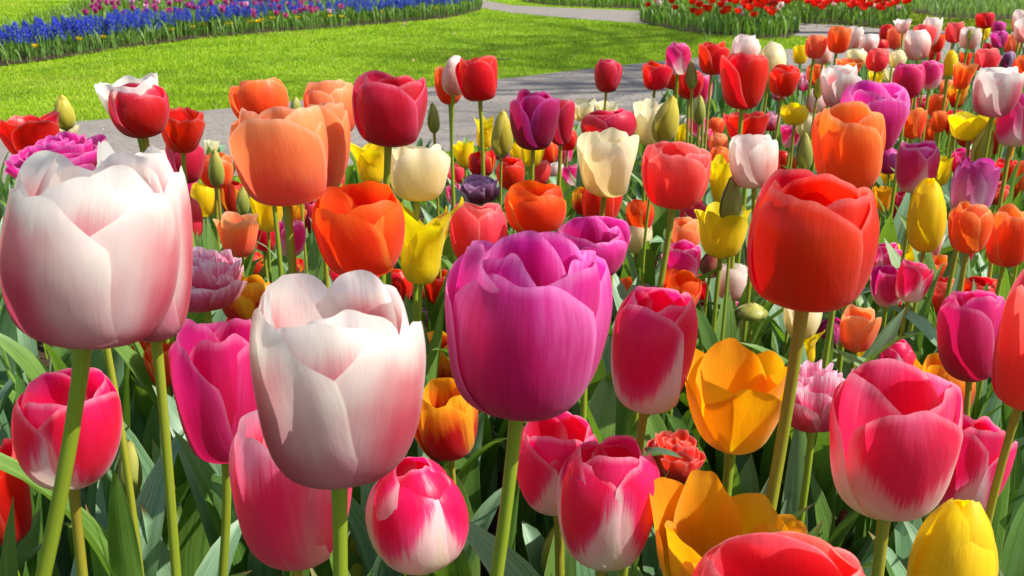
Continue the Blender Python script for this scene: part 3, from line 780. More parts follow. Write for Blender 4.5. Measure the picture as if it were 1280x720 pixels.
for i, p in enumerate(pts[:300]):
    if proto is None:
        o = proto = mesh('grape_hyacinth', MV, MF, [BLUE, FSTEM], midx=MI)
    else:
        o = proto.copy(); C.objects.link(o)
    s = rng.uniform(.62, 1.18)
    o.location = (p[0], p[1], 0); o.scale = (s * 1.25, s * 1.25, s); o.rotation_euler = (rng.uniform(-.15, .15), rng.uniform(-.15, .15), rng.uniform(0, 6.28))
    tag(o, 'blue grape hyacinth spike in the far bed beyond the lawn', 'grape hyacinth', 'blue grape hyacinths in the far bed')
rest = pts[300:]
V = []; Fc = []; mi = []; n = 0
for p in rest:
    s = rng.uniform(.8, 1.15)
    V.append(MV * np.array([1.25 * s, 1.25 * s, s]) + np.array([p[0], p[1], 0])); Fc += [tuple(i + n for i in f) for f in MF]; mi += MI; n += len(MV)
tag(mesh('grape_hyacinths', np.vstack(V), Fc, [BLUE, FSTEM], midx=mi), 'mass of farther blue grape hyacinths at the back of the bed', 'grape hyacinths', kind='stuff')

# ---- far tulips: head of six petals and a stem in one small mesh
def small_tulip(mat, form, H=.05, R=.022, stem=.26, seed=1):
    r = np.random.default_rng(seed)
    V, Fc, mi, n = [], [], [], 0
    for d in petal_specs(form, r):
        v_, _ = petal_pts(form, d, R, H, 5, 6)
        V.append(v_ + np.array([0, 0, stem])); Fc += (grid_faces(5, 6) + n).tolist(); mi += [0] * 20; n += len(v_)
    vs, fs, _ = tube(np.array([[0, 0, 0], [.004, 0, stem * .5], [0, 0, stem]]), .003, 5)
    V.append(vs); Fc += (fs + n).tolist(); mi += [1] * len(fs)
    return np.vstack(V), Fc, mi
FARRED = flat_mat('far_red_petal', 'd41008', 'f02c10', .4)
FARMAG = flat_mat('far_magenta_petal', 'b02070', 'd860a8', .4)
FARPINK = flat_mat('far_pink_petal', 'e09cc0', 'f0c8dc', .4)
FARPALE = flat_mat('far_pale_petal', 'ecc8c0', 'f4e4d8', .4)
FARYEL = flat_mat('far_yellow_petal', 'f0c810', 'f4dc30', .4)
FARWHITE = flat_mat('far_white_petal', 'f0ecc8', 'f8f6ec', .4)
def plant_far(P, spec, n, rng, label, cat, group, name, smin=.9, smax=1.15, pts=None, leafn=0, tilt=.15):
    protos = []
    q = scatter(P, n, rng) if pts is None else pts
    for i, p in enumerate(q):
        j = i % len(spec)
        if len(protos) <= j:
            V, Fc, mi = small_tulip(*spec[j], seed=j + 3)
            o = mesh(name, V, Fc, [spec[j][0], FSTEM], midx=mi); protos.append(o)
        else:
            o = protos[j].copy(); C.objects.link(o)
        s = rng.uniform(smin, smax)
        o.location = (p[0], p[1], 0); o.scale = (s, s, s); o.rotation_euler = (rng.uniform(-tilt, tilt), rng.uniform(-tilt, tilt), rng.uniform(0, 6.28))
        tag(o, label, cat, group)
def mpts(n, x0, x1, d0, d1):
    out = []
    for _ in range(n):
        p = rng.uniform(x0, x1); q0 = ground(p, np.interp(p, [0, 60, 150, 250, 330, 450, 560], [84, 76, 62, 49, 42, 33, 23]))
        out.append((q0[0], q0[1] + rng.uniform(d0, d1)))
    return out
NFAR = {}
def head_pts(n, x0, x1, y0, y1, z):
    out = []
    for _ in range(n):
        g = ground(rng.uniform(x0, x1), rng.uniform(y0, y1), z)
        out.append((g[0], g[1]))
    return out
def far_rest(name, spec, pts, label, cat):
    V0, F0, m0 = small_tulip(*spec, seed=3)
    V, Fc, mi, n = [], [], [], 0
    for p in pts:
        a = rng.uniform(0, 6.28); s = rng.uniform(.9, 1.15); c_, s_ = math.cos(a) * s, math.sin(a) * s
        V.append(np.stack([V0[:, 0] * c_ - V0[:, 1] * s_ + p[0], V0[:, 0] * s_ + V0[:, 1] * c_ + p[1], V0[:, 2] * s], -1))
        Fc += [tuple(i + n for i in f) for f in F0]; mi += m0; n += len(V0)
    tag(mesh(name, np.vstack(V), Fc, [spec[0], FSTEM], midx=mi), label, cat, kind='stuff')
SM_ = (FARMAG, 'open', .042, .020, .15)
plant_far(None, [SM_], 0, rng, 'low magenta tulip among the blue grape hyacinths in the far bed', 'tulip', 'magenta tulips in the grape hyacinth bed', 'tulip', pts=head_pts(16, 95, 400, 2, 15, .19))
far_rest('tulips', SM_, head_pts(70, 110, 430, -8, 8, .19) + head_pts(20, 95, 400, 3, 15, .19), 'farther magenta tulips of the grape hyacinth bed', 'tulips')
plant_far(None, [(FARPINK, 'open', .042, .019, .15)], 0, rng, 'low pale pink tulip among the blue grape hyacinths in the far bed', 'tulip', 'pale pink tulips in the grape hyacinth bed', 'tulip', pts=head_pts(9, 150, 420, 0, 12, .19))
plant_far(None, [(FARYEL, 'open', .02, .018, .08)], 0, rng, 'tiny yellow flower in the leaves edging the far blue bed', 'flower', 'tiny yellow flowers edging the blue bed', 'small_flower', pts=mpts(20, 0, 580, .06, .4))
q = np.array(mpts(3000, 100, 520, .7, 1.9))
leaf_mass('foliage', q[:, 0], q[:, 1], rng.uniform(.12, .2, len(q)), rng.uniform(.015, .03, len(q)), FARLEAF, rng, 'broad leaves of the low magenta tulips in the far bed', nv=5)

def far_leaves(P, n, h0, h1, label, w=(.018, .035), mat=None):
    q = scatter(P, n, rng)
    leaf_mass('foliage', q[:, 0], q[:, 1], rng.uniform(h0, h1, n), rng.uniform(*w, n), mat or FARLEAF, rng, label, lean=(.0, .4), droop=(-.1, .8), nv=6)
far_leaves(RED1_POLY, 3600, .11, .19, 'upright green tulip leaves of the red bed on the lawn')
far_leaves(RED2_POLY, 4400, .09, .16, 'upright green tulip leaves of the red bed behind the side path')
far_leaves(GRN3_POLY, 2600, .10, .2, 'upright green leaves of the bed at the top centre edge')
far_leaves(DAF_POLY, 9000, .10, .2, 'thin green leaves of the pale flowered bed at the far right', (.009, .016), DAFLEAF)
sh = lambda P, k: P
S1 = (FARRED, 'wide', .04, .026, .19)
plant_far(None, [S1], 0, rng, 'small red tulip in the oval bed on the far lawn', 'tulip', 'red tulips in the oval bed on the lawn', 'tulip', pts=head_pts(18, 862, 984, 4, 17, .21) + head_pts(6, 806, 862, -1, 6, .21), tilt=.3)
far_rest('tulips', S1, head_pts(60, 870, 985, -10, 4, .21) + head_pts(16, 862, 984, 0, 9, .21), 'farther red tulips of the oval bed on the lawn', 'tulips')
plant_far(None, [(FARPALE, 'cup', .045, .022, .16)], 0, rng, 'small pale tulip among red ones in the oval bed on the far lawn', 'tulip', 'pale tulips in the oval bed on the lawn', 'tulip', pts=head_pts(8, 806, 984, 2, 16, .18))
S2 = (FARRED, 'wide', .04, .03, .165)
plant_far(None, [S2], 0, rng, 'small red tulip in the bed behind the side path', 'tulip', 'red tulips in the bed behind the side path', 'tulip', pts=head_pts(12, 1020, 1138, 0, 8, .19), tilt=.3)
far_rest('tulips', S2, head_pts(50, 990, 1138, -12, 1, .19) + head_pts(18, 1010, 1138, 0, 6, .19), 'farther red tulips of the bed behind the side path', 'tulips')
plant_far(None, [(FARPALE, 'cup', .045, .022, .15)], 0, rng, 'small pale tulip among red ones behind the side path', 'tulip', 'pale tulips in the bed behind the side path', 'tulip', pts=head_pts(6, 990, 1130, 0, 11, .17))
plant_far(DAF_POLY, [(FARWHITE, 'open', .022, .016, .17)], 90, rng, 'tiny white flower in the leafy bed at the far right', 'flower', 'tiny white flowers in the far right bed', 'small_flower')
plant_far(DAF_POLY, [(FARYEL, 'open', .022, .016, .17)], 40, rng, 'tiny pale yellow flower in the leafy bed at the far right', 'flower', 'tiny yellow flowers in the far right bed', 'small_flower')

# ---- leaves between the tulips of the near bed
rng = np.random.default_rng(21)
q = scatter([(p[0], p[1]) for p in BED_POLY], 33000, rng)
dq = q[:, 1]
ok = (dq > .42) & (np.abs(q[:, 0]) < .70 * dq + .55) & (rng.random(len(q)) < np.clip(1.7 / (dq + .4), .3, 1))
q = q[ok]; dq = dq[ok]
n = len(q)
print('filler leaves', n)
LL = rng.uniform(.13, .31, n) * np.where(dq < .7, .95, 1.0)
LL *= np.where((q[:, 0] < .15 * dq), np.clip(1.15 - .22 * dq, .55, 1), 1)
h = n // 2
for a, b, m in ((0, h, LM), (h, n, LM2)):
    leaf_mass('foliage', q[a:b, 0], q[a:b, 1], LL[a:b], rng.uniform(.016, .042, b - a) * np.where(dq[a:b] < 1.2, 1.25, 1), m, rng, 'dense green tulip leaves between the stems of the near bed', nv=10, lean=(.03, .42), droop=(-.1, .75))
# grass-like weeds low in the bed
q = scatter(BED_POLY, 26000, rng); q = q[(q[:, 1] > 1.2) & (np.abs(q[:, 0]) < .62 * q[:, 1])]
blades('weeds', q[:, 0], q[:, 1], rng.uniform(.04, .10, len(q)), np.full(len(q), .004), GRASS, rng, 'fresh green weeds and seedlings low in the tulip bed', 'weeds')

# ---- bare trees beyond the right side of the frame; their twigs throw the streaked shade on path and lawn
def bark():
    return simple_mat('tree_bark', '5a4c3e', '857566', 9.0, .9, .8, .03)
BARK = bark()
def bare_tree(x, y, h, seed, label):
    r = random.Random(seed)
    root = empty('tree', (x, y, 0)); tag(root, label, 'tree', 'bare trees shading the path')
    V, Fc, n = [], [], 0
    def limb(p, dr, L, rad, lev):
        nonlocal n
        P = [p]; d_ = Vector(dr)
        k = 6
        for i in range(k):
            d_ = (d_ + Vector((r.uniform(-.16, .16), r.uniform(-.16, .16), r.uniform(-.05, .12)))).normalized()
            P.append(P[-1] + d_ * L / k)
        rr = np.linspace(rad, rad * .45, k + 1)
        v_, f_, _ = tube(np.array([tuple(q) for q in P]), rr, 9 if lev == 0 else 5)
        V.append(v_); Fc.append(f_ + n); n += len(v_)
        if lev < 4:
            for i in range([8, 7, 5, 4][lev]):
                t = r.uniform(.35 if lev == 0 else .2, 1.0); q = P[min(k, int(t * k))]
                a = r.uniform(0, 6.28)
                side = Vector((math.cos(a), math.sin(a), r.uniform(.0, .7))).normalized()
                limb(q, (d_ * .55 + side).normalized(), L * r.uniform(.42, .66), rr[min(k, int(t * k))] * .55, lev + 1)
    v0, f0, uv0 = tube(np.array([[0, 0, -.1], [.02, 0, .15], [.04, .02, h * .2], [.02, .05, h * .42]]), np.array([.24, .17, .14, .12]), 14)
    mesh('trunk', v0, f0, BARK, root)
    limb(Vector((.02, .05, h * .41)), (0, 0, 1), h * .5, .11, 0)
    mesh('crown', np.vstack(V), np.vstack(Fc), BARK, root)
bare_tree(6.6, 4.5, 8.5, 4, 'bare tree standing right of the path beyond the picture edge')
bare_tree(6.2, 7.4, 9.5, 9, 'taller bare tree on the lawn beyond the right picture edge')

DRY = simple_mat('fallen_leaf', '8c7450', 'b8a078', 60.0, .8)
for px, py, s, l in ((505, 35, .05, 'dry pale leaf lying on the lawn near the end of the blue bed'), (518, 82, .055, 'dry pale leaf lying on the lawn above the flower trio'), (718, 58, .035, 'small dry leaf on the lawn above the path'),
                     (568, 46, .03, 'small dry leaf on the lawn between two larger ones')):
    V, Fc, UV = leaf_pts(rng, s * .95, s * .5, rng.uniform(0, 6.28), 1.5, .1, nv=8, nu=5, fold=.12)
    g = ground(px, py)
    o = mesh('fallen_leaf', V, Fc, DRY, None, UV); o.location = (g[0], g[1], .016); tag(o, l, 'leaf', 'fallen leaves on the lawn')
g = ground(626, 80)
V, Fc, UV = tube(np.array([[-.06, 0, .02], [-.02, .01, .028], [.03, 0, .024], [.07, .02, .03]]), np.array([.004, .004, .003, .002]), 6)
o = mesh('twig', V, Fc, BARK, None, UV); o.location = (g[0], g[1], 0); tag(o, 'dark twig lying on the lawn edge right of the red tulip trio', 'twig')

# grit on the path
q = np.vstack([scatter(PATH_NEAR + PATH_FAR[::-1], 3000, rng)])
q = q[(np.abs(q[:, 0]) < .62 * q[:, 1]) & inpoly(q[:, 0], q[:, 1], PATH_POLY)]
octv = np.array([[1, 0, 0], [-1, 0, 0], [0, 1, 0], [0, -1, 0], [0, 0, 1]], float); octf = np.array([(0, 2, 4), (2, 1, 4), (1, 3, 4), (3, 0, 4)])
n = len(q); sz = rng.uniform(.002, .005, n) ** 1.0
V = octv[None] * sz[:, None, None] * rng.uniform(.6, 1.3, (n, 1, 3)) + np.concatenate([q, np.full((n, 1), .004)], 1)[:, None, :]
Fc = (np.arange(n) * 5)[:, None, None] + octf[None]
t = NT('grit'); g_ = t.n('NewGeometry')
gm = t.bsdf(t.ramp(g_.outputs['Random Per Island'], [(0, '5c5248'), (.5, '9c9080'), (.85, 'b4a890'), (1, '8c6c40')]), .9, .3)
tag(mesh('gravel', V.reshape(-1, 3), Fc.reshape(-1, 3), gm, smooth=False), 'loose grit and crumbs scattered over the grey path', 'gravel', kind='stuff')
# bits of dead leaf and petal between the tulips
GROUPS = {
 'blush': 'white tulips with a pink flush', 'blushpink': 'pale rose tulips', 'magenta': 'magenta tulips', 'fuchsia': 'deep fuchsia tulips', 'purple': 'purple tulips',
 'red': 'scarlet tulips', 'crimson': 'crimson tulips', 'coral': 'coral tulips', 'hotwhite': 'hot pink tulips with white base', 'pinkwhite': 'pink tulips fading to white',
 'rosewhite': 'rose tulips with cream base', 'orange': 'orange tulips', 'salmon': 'salmon orange tulips', 'flame': 'red tulips with yellow edges', 'orangeflame': 'orange red tulips with gold edges',
 'goldflame': 'yellow tulips with red flames', 'yellow': 'yellow tulips', 'gold': 'golden yellow tulips', 'cream': 'cream tulips', 'white': 'white tulips', 'paleblush': 'pale pink tulips',
 'mauve': 'mauve and white tulips', 'violet': 'violet tulips', 'doublepink': 'double pink and white tulips', 'doublered': 'double red tulips',
 'bud': 'green tulip buds', 'yellowbud': 'yellow green tulip buds', 'redbud': 'reddish tulip buds'}
T = tulip
# --- front row, largest in the picture
T('blush', 'round', -1, 188, 226, 436, 'largest white tulip with pink flush, its rim cut by the left picture edge', rw=.078, lean=(-.34, 0), tilt=(.0, .0), spin=R_(234), ruffle=1.5, H=1)
T('blush', 'tub', 118, 176, 241, 428, 'white and pink tulip tucked behind the largest white tulip at left', rw=.050, k=.98, lean=(-.02, 0), tilt=(.05, 0))
T('blush', 'tub', 313, 338, 532, 612, 'big white tulip with pink sides below the orange tulip, in front of a magenta one', rw=.078, lean=(-.03, 0), spin=R_(216), ruffle=1.0, seed=14)
T('magenta', 'tub', 556, 288, 765, 527, 'big magenta tulip in the centre of the front row', rw=.078, lean=(-.17, 0), tilt=(.02, 0), spin=R_(262), ruffle=1.5)
T('red', 'round', 934, 211, 1099, 390, 'big glossy scarlet tulip on a thick stem, right of centre', rw=.074, lean=(-.09, 0), spin=R_(238))
T('hotwhite', 'barrel', 764, 357, 872, 518, 'hot pink tulip with white base between the big magenta and golden tulips', rw=.055, lean=(-.06, 0), spin=R_(232))
T('blushpink', 'tub', 286, 498, 441, 713, 'soft rose tulip half hidden below the big white and pink tulip', rw=.070, k=1.02, lean=(-.05, 0))
T('fuchsia', 'tub', 211, 398, 336, 580, 'deep fuchsia tulip tucked left of the big white and pink tulip', rw=.066, lean=(-.14, 0))
T('hotwhite', 'cup', 14, 459, 153, 614, 'hot pink and white tulip beneath the largest white tulip', rw=.064, k=1.05, lean=(-.05, 0), spin=R_(210))
T('red', 'tub', -46, 548, 40, 683, 'scarlet tulip cut by the lower left picture edge', rw=.055, k=1.1)
T('hotwhite', 'egg', 457, 571, 586, 719, 'hot pink and white tulip at the bottom between two thick stems', rw=.062, spin=R_(235))
T('hotwhite', 'barrel', 696, 544, 825, 714, 'hot pink tulip with white flame standing before a darker red pink one', rw=.062, lean=(0, 0), spin=R_(215))
T('hotwhite', 'cup', 643, 510, 752, 645, 'dark rose and white tulip behind the big magenta tulip stem', rw=.062, k=1.02, spin=R_(200))
T('rosewhite', 'tub', 1037, 448, 1204, 652, 'large rose pink tulip with cream base above the yellow bud like tulip', rw=.072, spin=R_(262))
T('hotwhite', 'cup', 1168, 518, 1272, 652, 'rose red tulip directly right of the large rose pink one', rw=.060, k=1.05)
T('yellow', 'egg', 1134, 622, 1248, 790, 'closed yellow tulip at the bottom right', rw=.055, spin=R_(240), H=1)
T('coral', 'cup', 858, 664, 1106, 870, 'coral red tulip rising from the bottom edge under the thick right stem', rw=.075, spin=R_(268))
T('gold', 'goblet', 852, 422, 988, 568, 'open golden tulip right of the hot pink and white one', rw=.070, spin=R_(270))
T('gold', 'wide', 812, 587, 975, 760, 'wide open golden tulip behind the coral red one at bottom', rw=.085, k=.9, tilt=(.03, -.18), spin=R_(270), H=1)
T('gold', 'wide', 905, 634, 1010, 710, 'small patch of golden tulip peeping beside the thick right stem', rw=.06, k=1.0, tilt=(.05, -.1))
T('goldflame', 'tub', 510, 472, 598, 577, 'red tulip with yellow edges between the two biggest heads', rw=.056, k=1.02)
T('goldflame', 'cup', 518, 412, 580, 492, 'yellow tulip with red flames just above the red and yellow one', rw=.05, k=1.1)
T('doublered', 'double', 805, 536, 882, 604, 'double coral red tulip under the hot pink and white one', rw=.056, k=.95)
T('coral', 'tub', 1240, 325, 1370, 515, 'orange red tulip cut by the right picture edge', rw=.062, lean=(.02, 0), spin=R_(200))
T('fuchsia', 'cup', 1171, 362, 1258, 478, 'fuchsia tulip left of the orange red one at the right edge', rw=.058)
T('doublepink', 'double', 970, 449, 1078, 541, 'double pink and white tulip behind the thick right stem', rw=.07, k=.95)
T('goldflame', 'cup', 1140, 441, 1220, 530, 'yellow and red tulip peeping over the large rose pink one', rw=.055, k=1.05)
T('coral', 'tub', 802, 176, 889, 262, 'round coral tulip right of the fringed cream tulip', rw=.062, lean=(-.10, 0), spin=R_(250))
T('orange', 'tub', 1015, 126, 1107, 240, 'large orange tulip rising behind the big scarlet tulip', rw=.064, spin=R_(255))
T('magenta', 'tub', 1050, 100, 1138, 190, 'lilac magenta tulip behind the large orange tulip', rw=.064, k=1.05)
T('salmon', 'tub', 286, 132, 410, 258, 'large salmon orange tulip left of the red and orange cups', rw=.074, lean=(-.03, 0), spin=R_(268))
T('salmon', 'cup', 372, 128, 438, 240, 'peach tulip pressed behind the large salmon orange tulip', rw=.045, k=1.1)
T('orangeflame', 'tub', 389, 226, 506, 348, 'orange red tulip with golden rims above the big white one', rw=.072, spin=R_(240))
T('crimson', 'tub', 440, 88, 534, 184, 'tall crimson rose tulip above the cream one left of centre', rw=.066, lean=(-.05, 0), spin=R_(255))
T('crimson', 'cup', 135, 103, 212, 173, 'raspberry red tulip before the white tulip on the left', rw=.060)
T('white', 'goblet', 118, 91, 198, 162, 'creamy white tulip behind the raspberry red one', rw=.060, k=1.06)
T('red', 'goblet', 194, 133, 257, 192, 'red tulip just right of the raspberry red one', rw=.054)
T('orange', 'cup', 286, 96, 361, 160, 'orange tulip behind and above the large salmon tulip', rw=.058, k=1.1)
T('salmon', 'cup', 379, 99, 448, 172, 'salmon tulip just left of the tall crimson rose tulip', rw=.056, k=1.05)
T('red', 'tub', 569, 69, 622, 127, 'bright red tulip, rightmost of three sharing one spot before the lawn', rw=.052)
T('paleblush', 'egg', 552, 69, 585, 120, 'slim white pink tulip in the middle of the trio before the lawn', rw=.034, k=1.05)
T('orange', 'cup', 543, 79, 580, 131, 'orange tulip, leftmost of the trio before the lawn', rw=.038, k=1.08)
T('purple', 'tub', 637, 111, 700, 188, 'deep magenta purple tulip standing before the path', rw=.058)
T('crimson', 'tub', 684, 122, 719, 182, 'crimson tulip partly behind the deep purple one', rw=.034, k=1.05)
T('crimson', 'barrel', 743, 72, 778, 116, 'small crimson tulip alone against the grey path', rw=.048)
T('red', 'tub', 803, 75, 841, 113, 'small red tulip left of the pink and white one', rw=.046)
T('red', 'cup', 826, 84, 862, 112, 'red tulip directly behind the pink and white one', rw=.044, k=1.1)
T('pinkwhite', 'barrel', 832, 52, 864, 94, 'pink and white tulip reaching above the red cluster', rw=.042, k=.96)
T('red', 'tub', 873, 51, 912, 94, 'dark red tulip standing highest left of the pale ones', rw=.046)
T('red', 'tub', 900, 65, 961, 137, 'big round scarlet tulip before the pale pink and cream pair', rw=.058)
T('paleblush', 'cup', 913, 42, 951, 90, 'pale pink tulip above the round scarlet tulip', rw=.046, k=1.06)
T('cream', 'egg', 943, 50, 983, 105, 'cream tulip right above the round scarlet tulip', rw=.046, k=1.08)
T('red', 'cup', 846, 87, 880, 124, 'dark red tulip under the pink and white one', rw=.044, k=1.03)
T('pinkwhite', 'barrel', 867, 94, 891, 131, 'slim pink and white tulip left of the round scarlet tulip', rw=.034)
T('red', 'tub', 961, 80, 1001, 121, 'red tulip right of the round scarlet tulip', rw=.046)
T('cream', 'tub', 721, 159, 798, 247, 'fringed cream tulip, large and glowing, right of centre', rw=.060, ruffle=3, spin=R_(255))
T('crimson', 'cup', 726, 135, 796, 182, 'rose red tulip behind the fringed cream one', rw=.056, k=1.05)
T('cream', 'wide', 708, 122, 745, 152, 'small open cream flower left behind the rose red tulip', rw=.046, k=1.1, ruffle=2)
T('cream', 'wide', 742, 124, 774, 150, 'small open cream flower right behind the rose red tulip', rw=.042, k=1.1, ruffle=2)
T('cream', 'open', 791, 122, 837, 182, 'cream tulip behind the slanting yellow green bud', rw=.052, ruffle=2)
T('paleblush', 'tub', 911, 167, 973, 236, 'pale pink tulip between the coral and large orange tulips', rw=.054)
T('cream', 'tub', 484, 180, 563, 252, 'ruffled cream tulip under the tall crimson rose tulip', rw=.062, ruffle=2.5)
T('yellow', 'ragged', 432, 163, 492, 232, 'yellow tulip with pointed petals beside the path, left of the cream one', rw=.060)
T('yellow', 'ragged', 486, 245, 580, 356, 'large yellow tulip with pointed flaring petals', rw=.078, k=.95, seed=8)
T('yellow', 'open', 312, 230, 362, 290, 'yellow tulip under the large salmon tulip', rw=.055)
T('coral', 'cup', 562, 252, 634, 332, 'red orange tulip left of the smooth orange one', rw=.058, k=1.02)
T('orangeflame', 'tub', 631, 225, 708, 293, 'smooth orange tulip directly behind the big magenta tulip', rw=.058)
T('magenta', 'tub', 692, 270, 788, 350, 'magenta tulip right behind the big magenta one', rw=.066)
T('violet', 'double', 575, 217, 626, 256, 'small violet and white ruffled tulip behind the orange ones', rw=.048)
T('flame', 'cup', 585, 188, 620, 222, 'small red tulip with yellow edges above the violet one', rw=.044)
T('red', 'cup', 620, 196, 656, 238, 'small red tulip right of the violet one', rw=.044)
T('yellow', 'lily', 592, 140, 624, 186, 'small yellow tulip left of the tall yellow green bud', rw=.040, k=.98)
T('red', 'wide', -14, 138, 76, 200, 'wide open red tulip at the left picture edge, by the bud', rw=.066, k=1.05)
T('magenta', 'double', 6, 164, 139, 232, 'ruffled lilac magenta tulip above the largest white one', rw=.075)
T('cream', 'wide', 70, 148, 102, 172, 'little cream flower between the bud and raspberry tulip', rw=.04, k=1.1)
T('crimson', 'cup', 206, 172, 256, 230, 'shaded crimson tulip below the red one on the left', rw=.048, k=1.06)
T('orange', 'cup', 247, 190, 292, 236, 'little orange tulip behind the tall green bud', rw=.048)
T('yellow', 'cup', 238, 226, 270, 272, 'little yellow tulip behind the tall green bud', rw=.040)
T('flame', 'cup', 276, 226, 308, 273, 'little dark red and yellow tulip under the salmon tulip', rw=.040)
T('coral', 'barrel', 221, 244, 254, 299, 'small red orange tulip just right of the largest white ones', rw=.036)
T('salmon', 'open', 266, 264, 324, 322, 'open orange tulip above the double pink one', rw=.055)
T('doublepink', 'double', 197, 308, 310, 391, 'frilly double pink and white tulip right of the largest white one', rw=.074)
T('goldflame', 'tub', 273, 343, 340, 404, 'yellow orange tulip with dark red base beside the double pink one', rw=.054)
T('orangeflame', 'barrel', 146, 400, 191, 468, 'orange tulip in shade behind a green stem at left', rw=.044)
T('doublepink', 'double', 524, 368, 568, 420, 'small double pink tulip between the two biggest heads', rw=.050, k=1.05)
T('flame', 'cup', 518, 410, 554, 454, 'little red orange tulip right of the big white one', rw=.038, k=1.16)
T('orange', 'barrel', 1100, 390, 1141, 450, 'orange tulip low among leaves above the large rose pink one', rw=.044)
T('yellow', 'open', 882, 192, 918, 258, 'yellow tulip behind the coral tulip on its right', rw=.042, k=1.08)
T('yellow', 'wide', 868, 252, 940, 324, 'spreading yellow tulip low behind the slim green bud', rw=.066)
T('crimson', 'barrel', 849, 246, 885, 292, 'dark crimson tulip low under the coral one', rw=.040)
T('pinkwhite', 'barrel', 1088, 303, 1129, 349, 'small pink and white tulip right of the big scarlet one', rw=.044)
T('crimson', 'barrel', 1113, 238, 1140, 287, 'small crimson tulip left of the closed yellow one', rw=.032, k=1.05)
T('pinkwhite', 'tub', 1119, 176, 1175, 242, 'pink and white tulip above the closed yellow one', rw=.052)
T('yellow', 'egg', 1133, 222, 1183, 316, 'closed yellow tulip standing right of the big scarlet one', rw=.045, spin=R_(210))
T('mauve', 'cup', 1187, 196, 1251, 279, 'purple and white tulip right of the closed yellow one', rw=.058)
T('orange', 'tub', 1232, 254, 1300, 334, 'orange tulip at the right picture edge below the purple and white one', rw=.058)
T('pinkwhite', 'tub', 1244, 112, 1300, 184, 'deep pink and white tulip cut by the right picture edge', rw=.054)
T('blush', 'tub', 1215, 83, 1280, 147, 'ruffled white pink tulip near the right picture edge', rw=.058, ruffle=1.6)
T('fuchsia', 'cup', 1188, 184, 1224, 222, 'dark fuchsia tulip just above the purple and white one', rw=.040, k=1.1)
T('red', 'goblet', 904, 139, 962, 182, 'open red tulip behind the stem of the round scarlet one', rw=.058, ruffle=1.6)
T('blush', 'tub', 1025, 80, 1078, 136, 'grey white shaded tulip with jagged rim behind the large orange one', rw=.052, k=1.05)
T('fuchsia', 'cup', 1115, 78, 1157, 124, 'bright pink tulip with white streak, left of its near twin', rw=.046)
T('pinkwhite', 'cup', 1148, 75, 1180, 112, 'bright pink tulip with white base, right of its near twin', rw=.040)
T('orangeflame', 'barrel', 1119, 105, 1141, 152, 'narrow orange tulip below the bright pink pair', rw=.030, k=1.05)
T('orange', 'open', 1191, 77, 1224, 112, 'orange tulip left of the ruffled white pink one', rw=.042)
T('yellow', 'egg', 1178, 62, 1198, 96, 'small closed yellow tulip right of the bright pink pair', rw=.028)
T('coral', 'tub', 1218, 60, 1252, 90, 'coral tulip above the ruffled white pink one', rw=.044, k=1.02)
T('violet', 'egg', 1249, 64, 1270, 90, 'small violet tulip right of the coral one', rw=.030)
T('orange', 'cup', 1264, 68, 1300, 104, 'orange tulip at the right edge above the pink and white one', rw=.044)
T('yellow', 'wide', 1184, 139, 1250, 176, 'spreading yellow tulip below the ruffled white pink one', rw=.064, k=1.02)
T('orange', 'cup', 1163, 138, 1186, 166, 'small orange tulip left of the spreading yellow one', rw=.032)
T('red', 'cup', 1180, 137, 1206, 172, 'small red tulip behind the spreading yellow one', rw=.034, k=1.06)
T('yellow', 'open', 1163, 194, 1194, 232, 'small yellow tulip left of the dark fuchsia one', rw=.038)
T('red', 'cup', 1198, 345, 1252, 380, 'ruffled red tulip behind the fuchsia tulip on the right', rw=.054, ruffle=2)
T('doublered', 'double', 1228, 222, 1262, 256, 'double dark red tulip above the orange one at right', rw=.040)
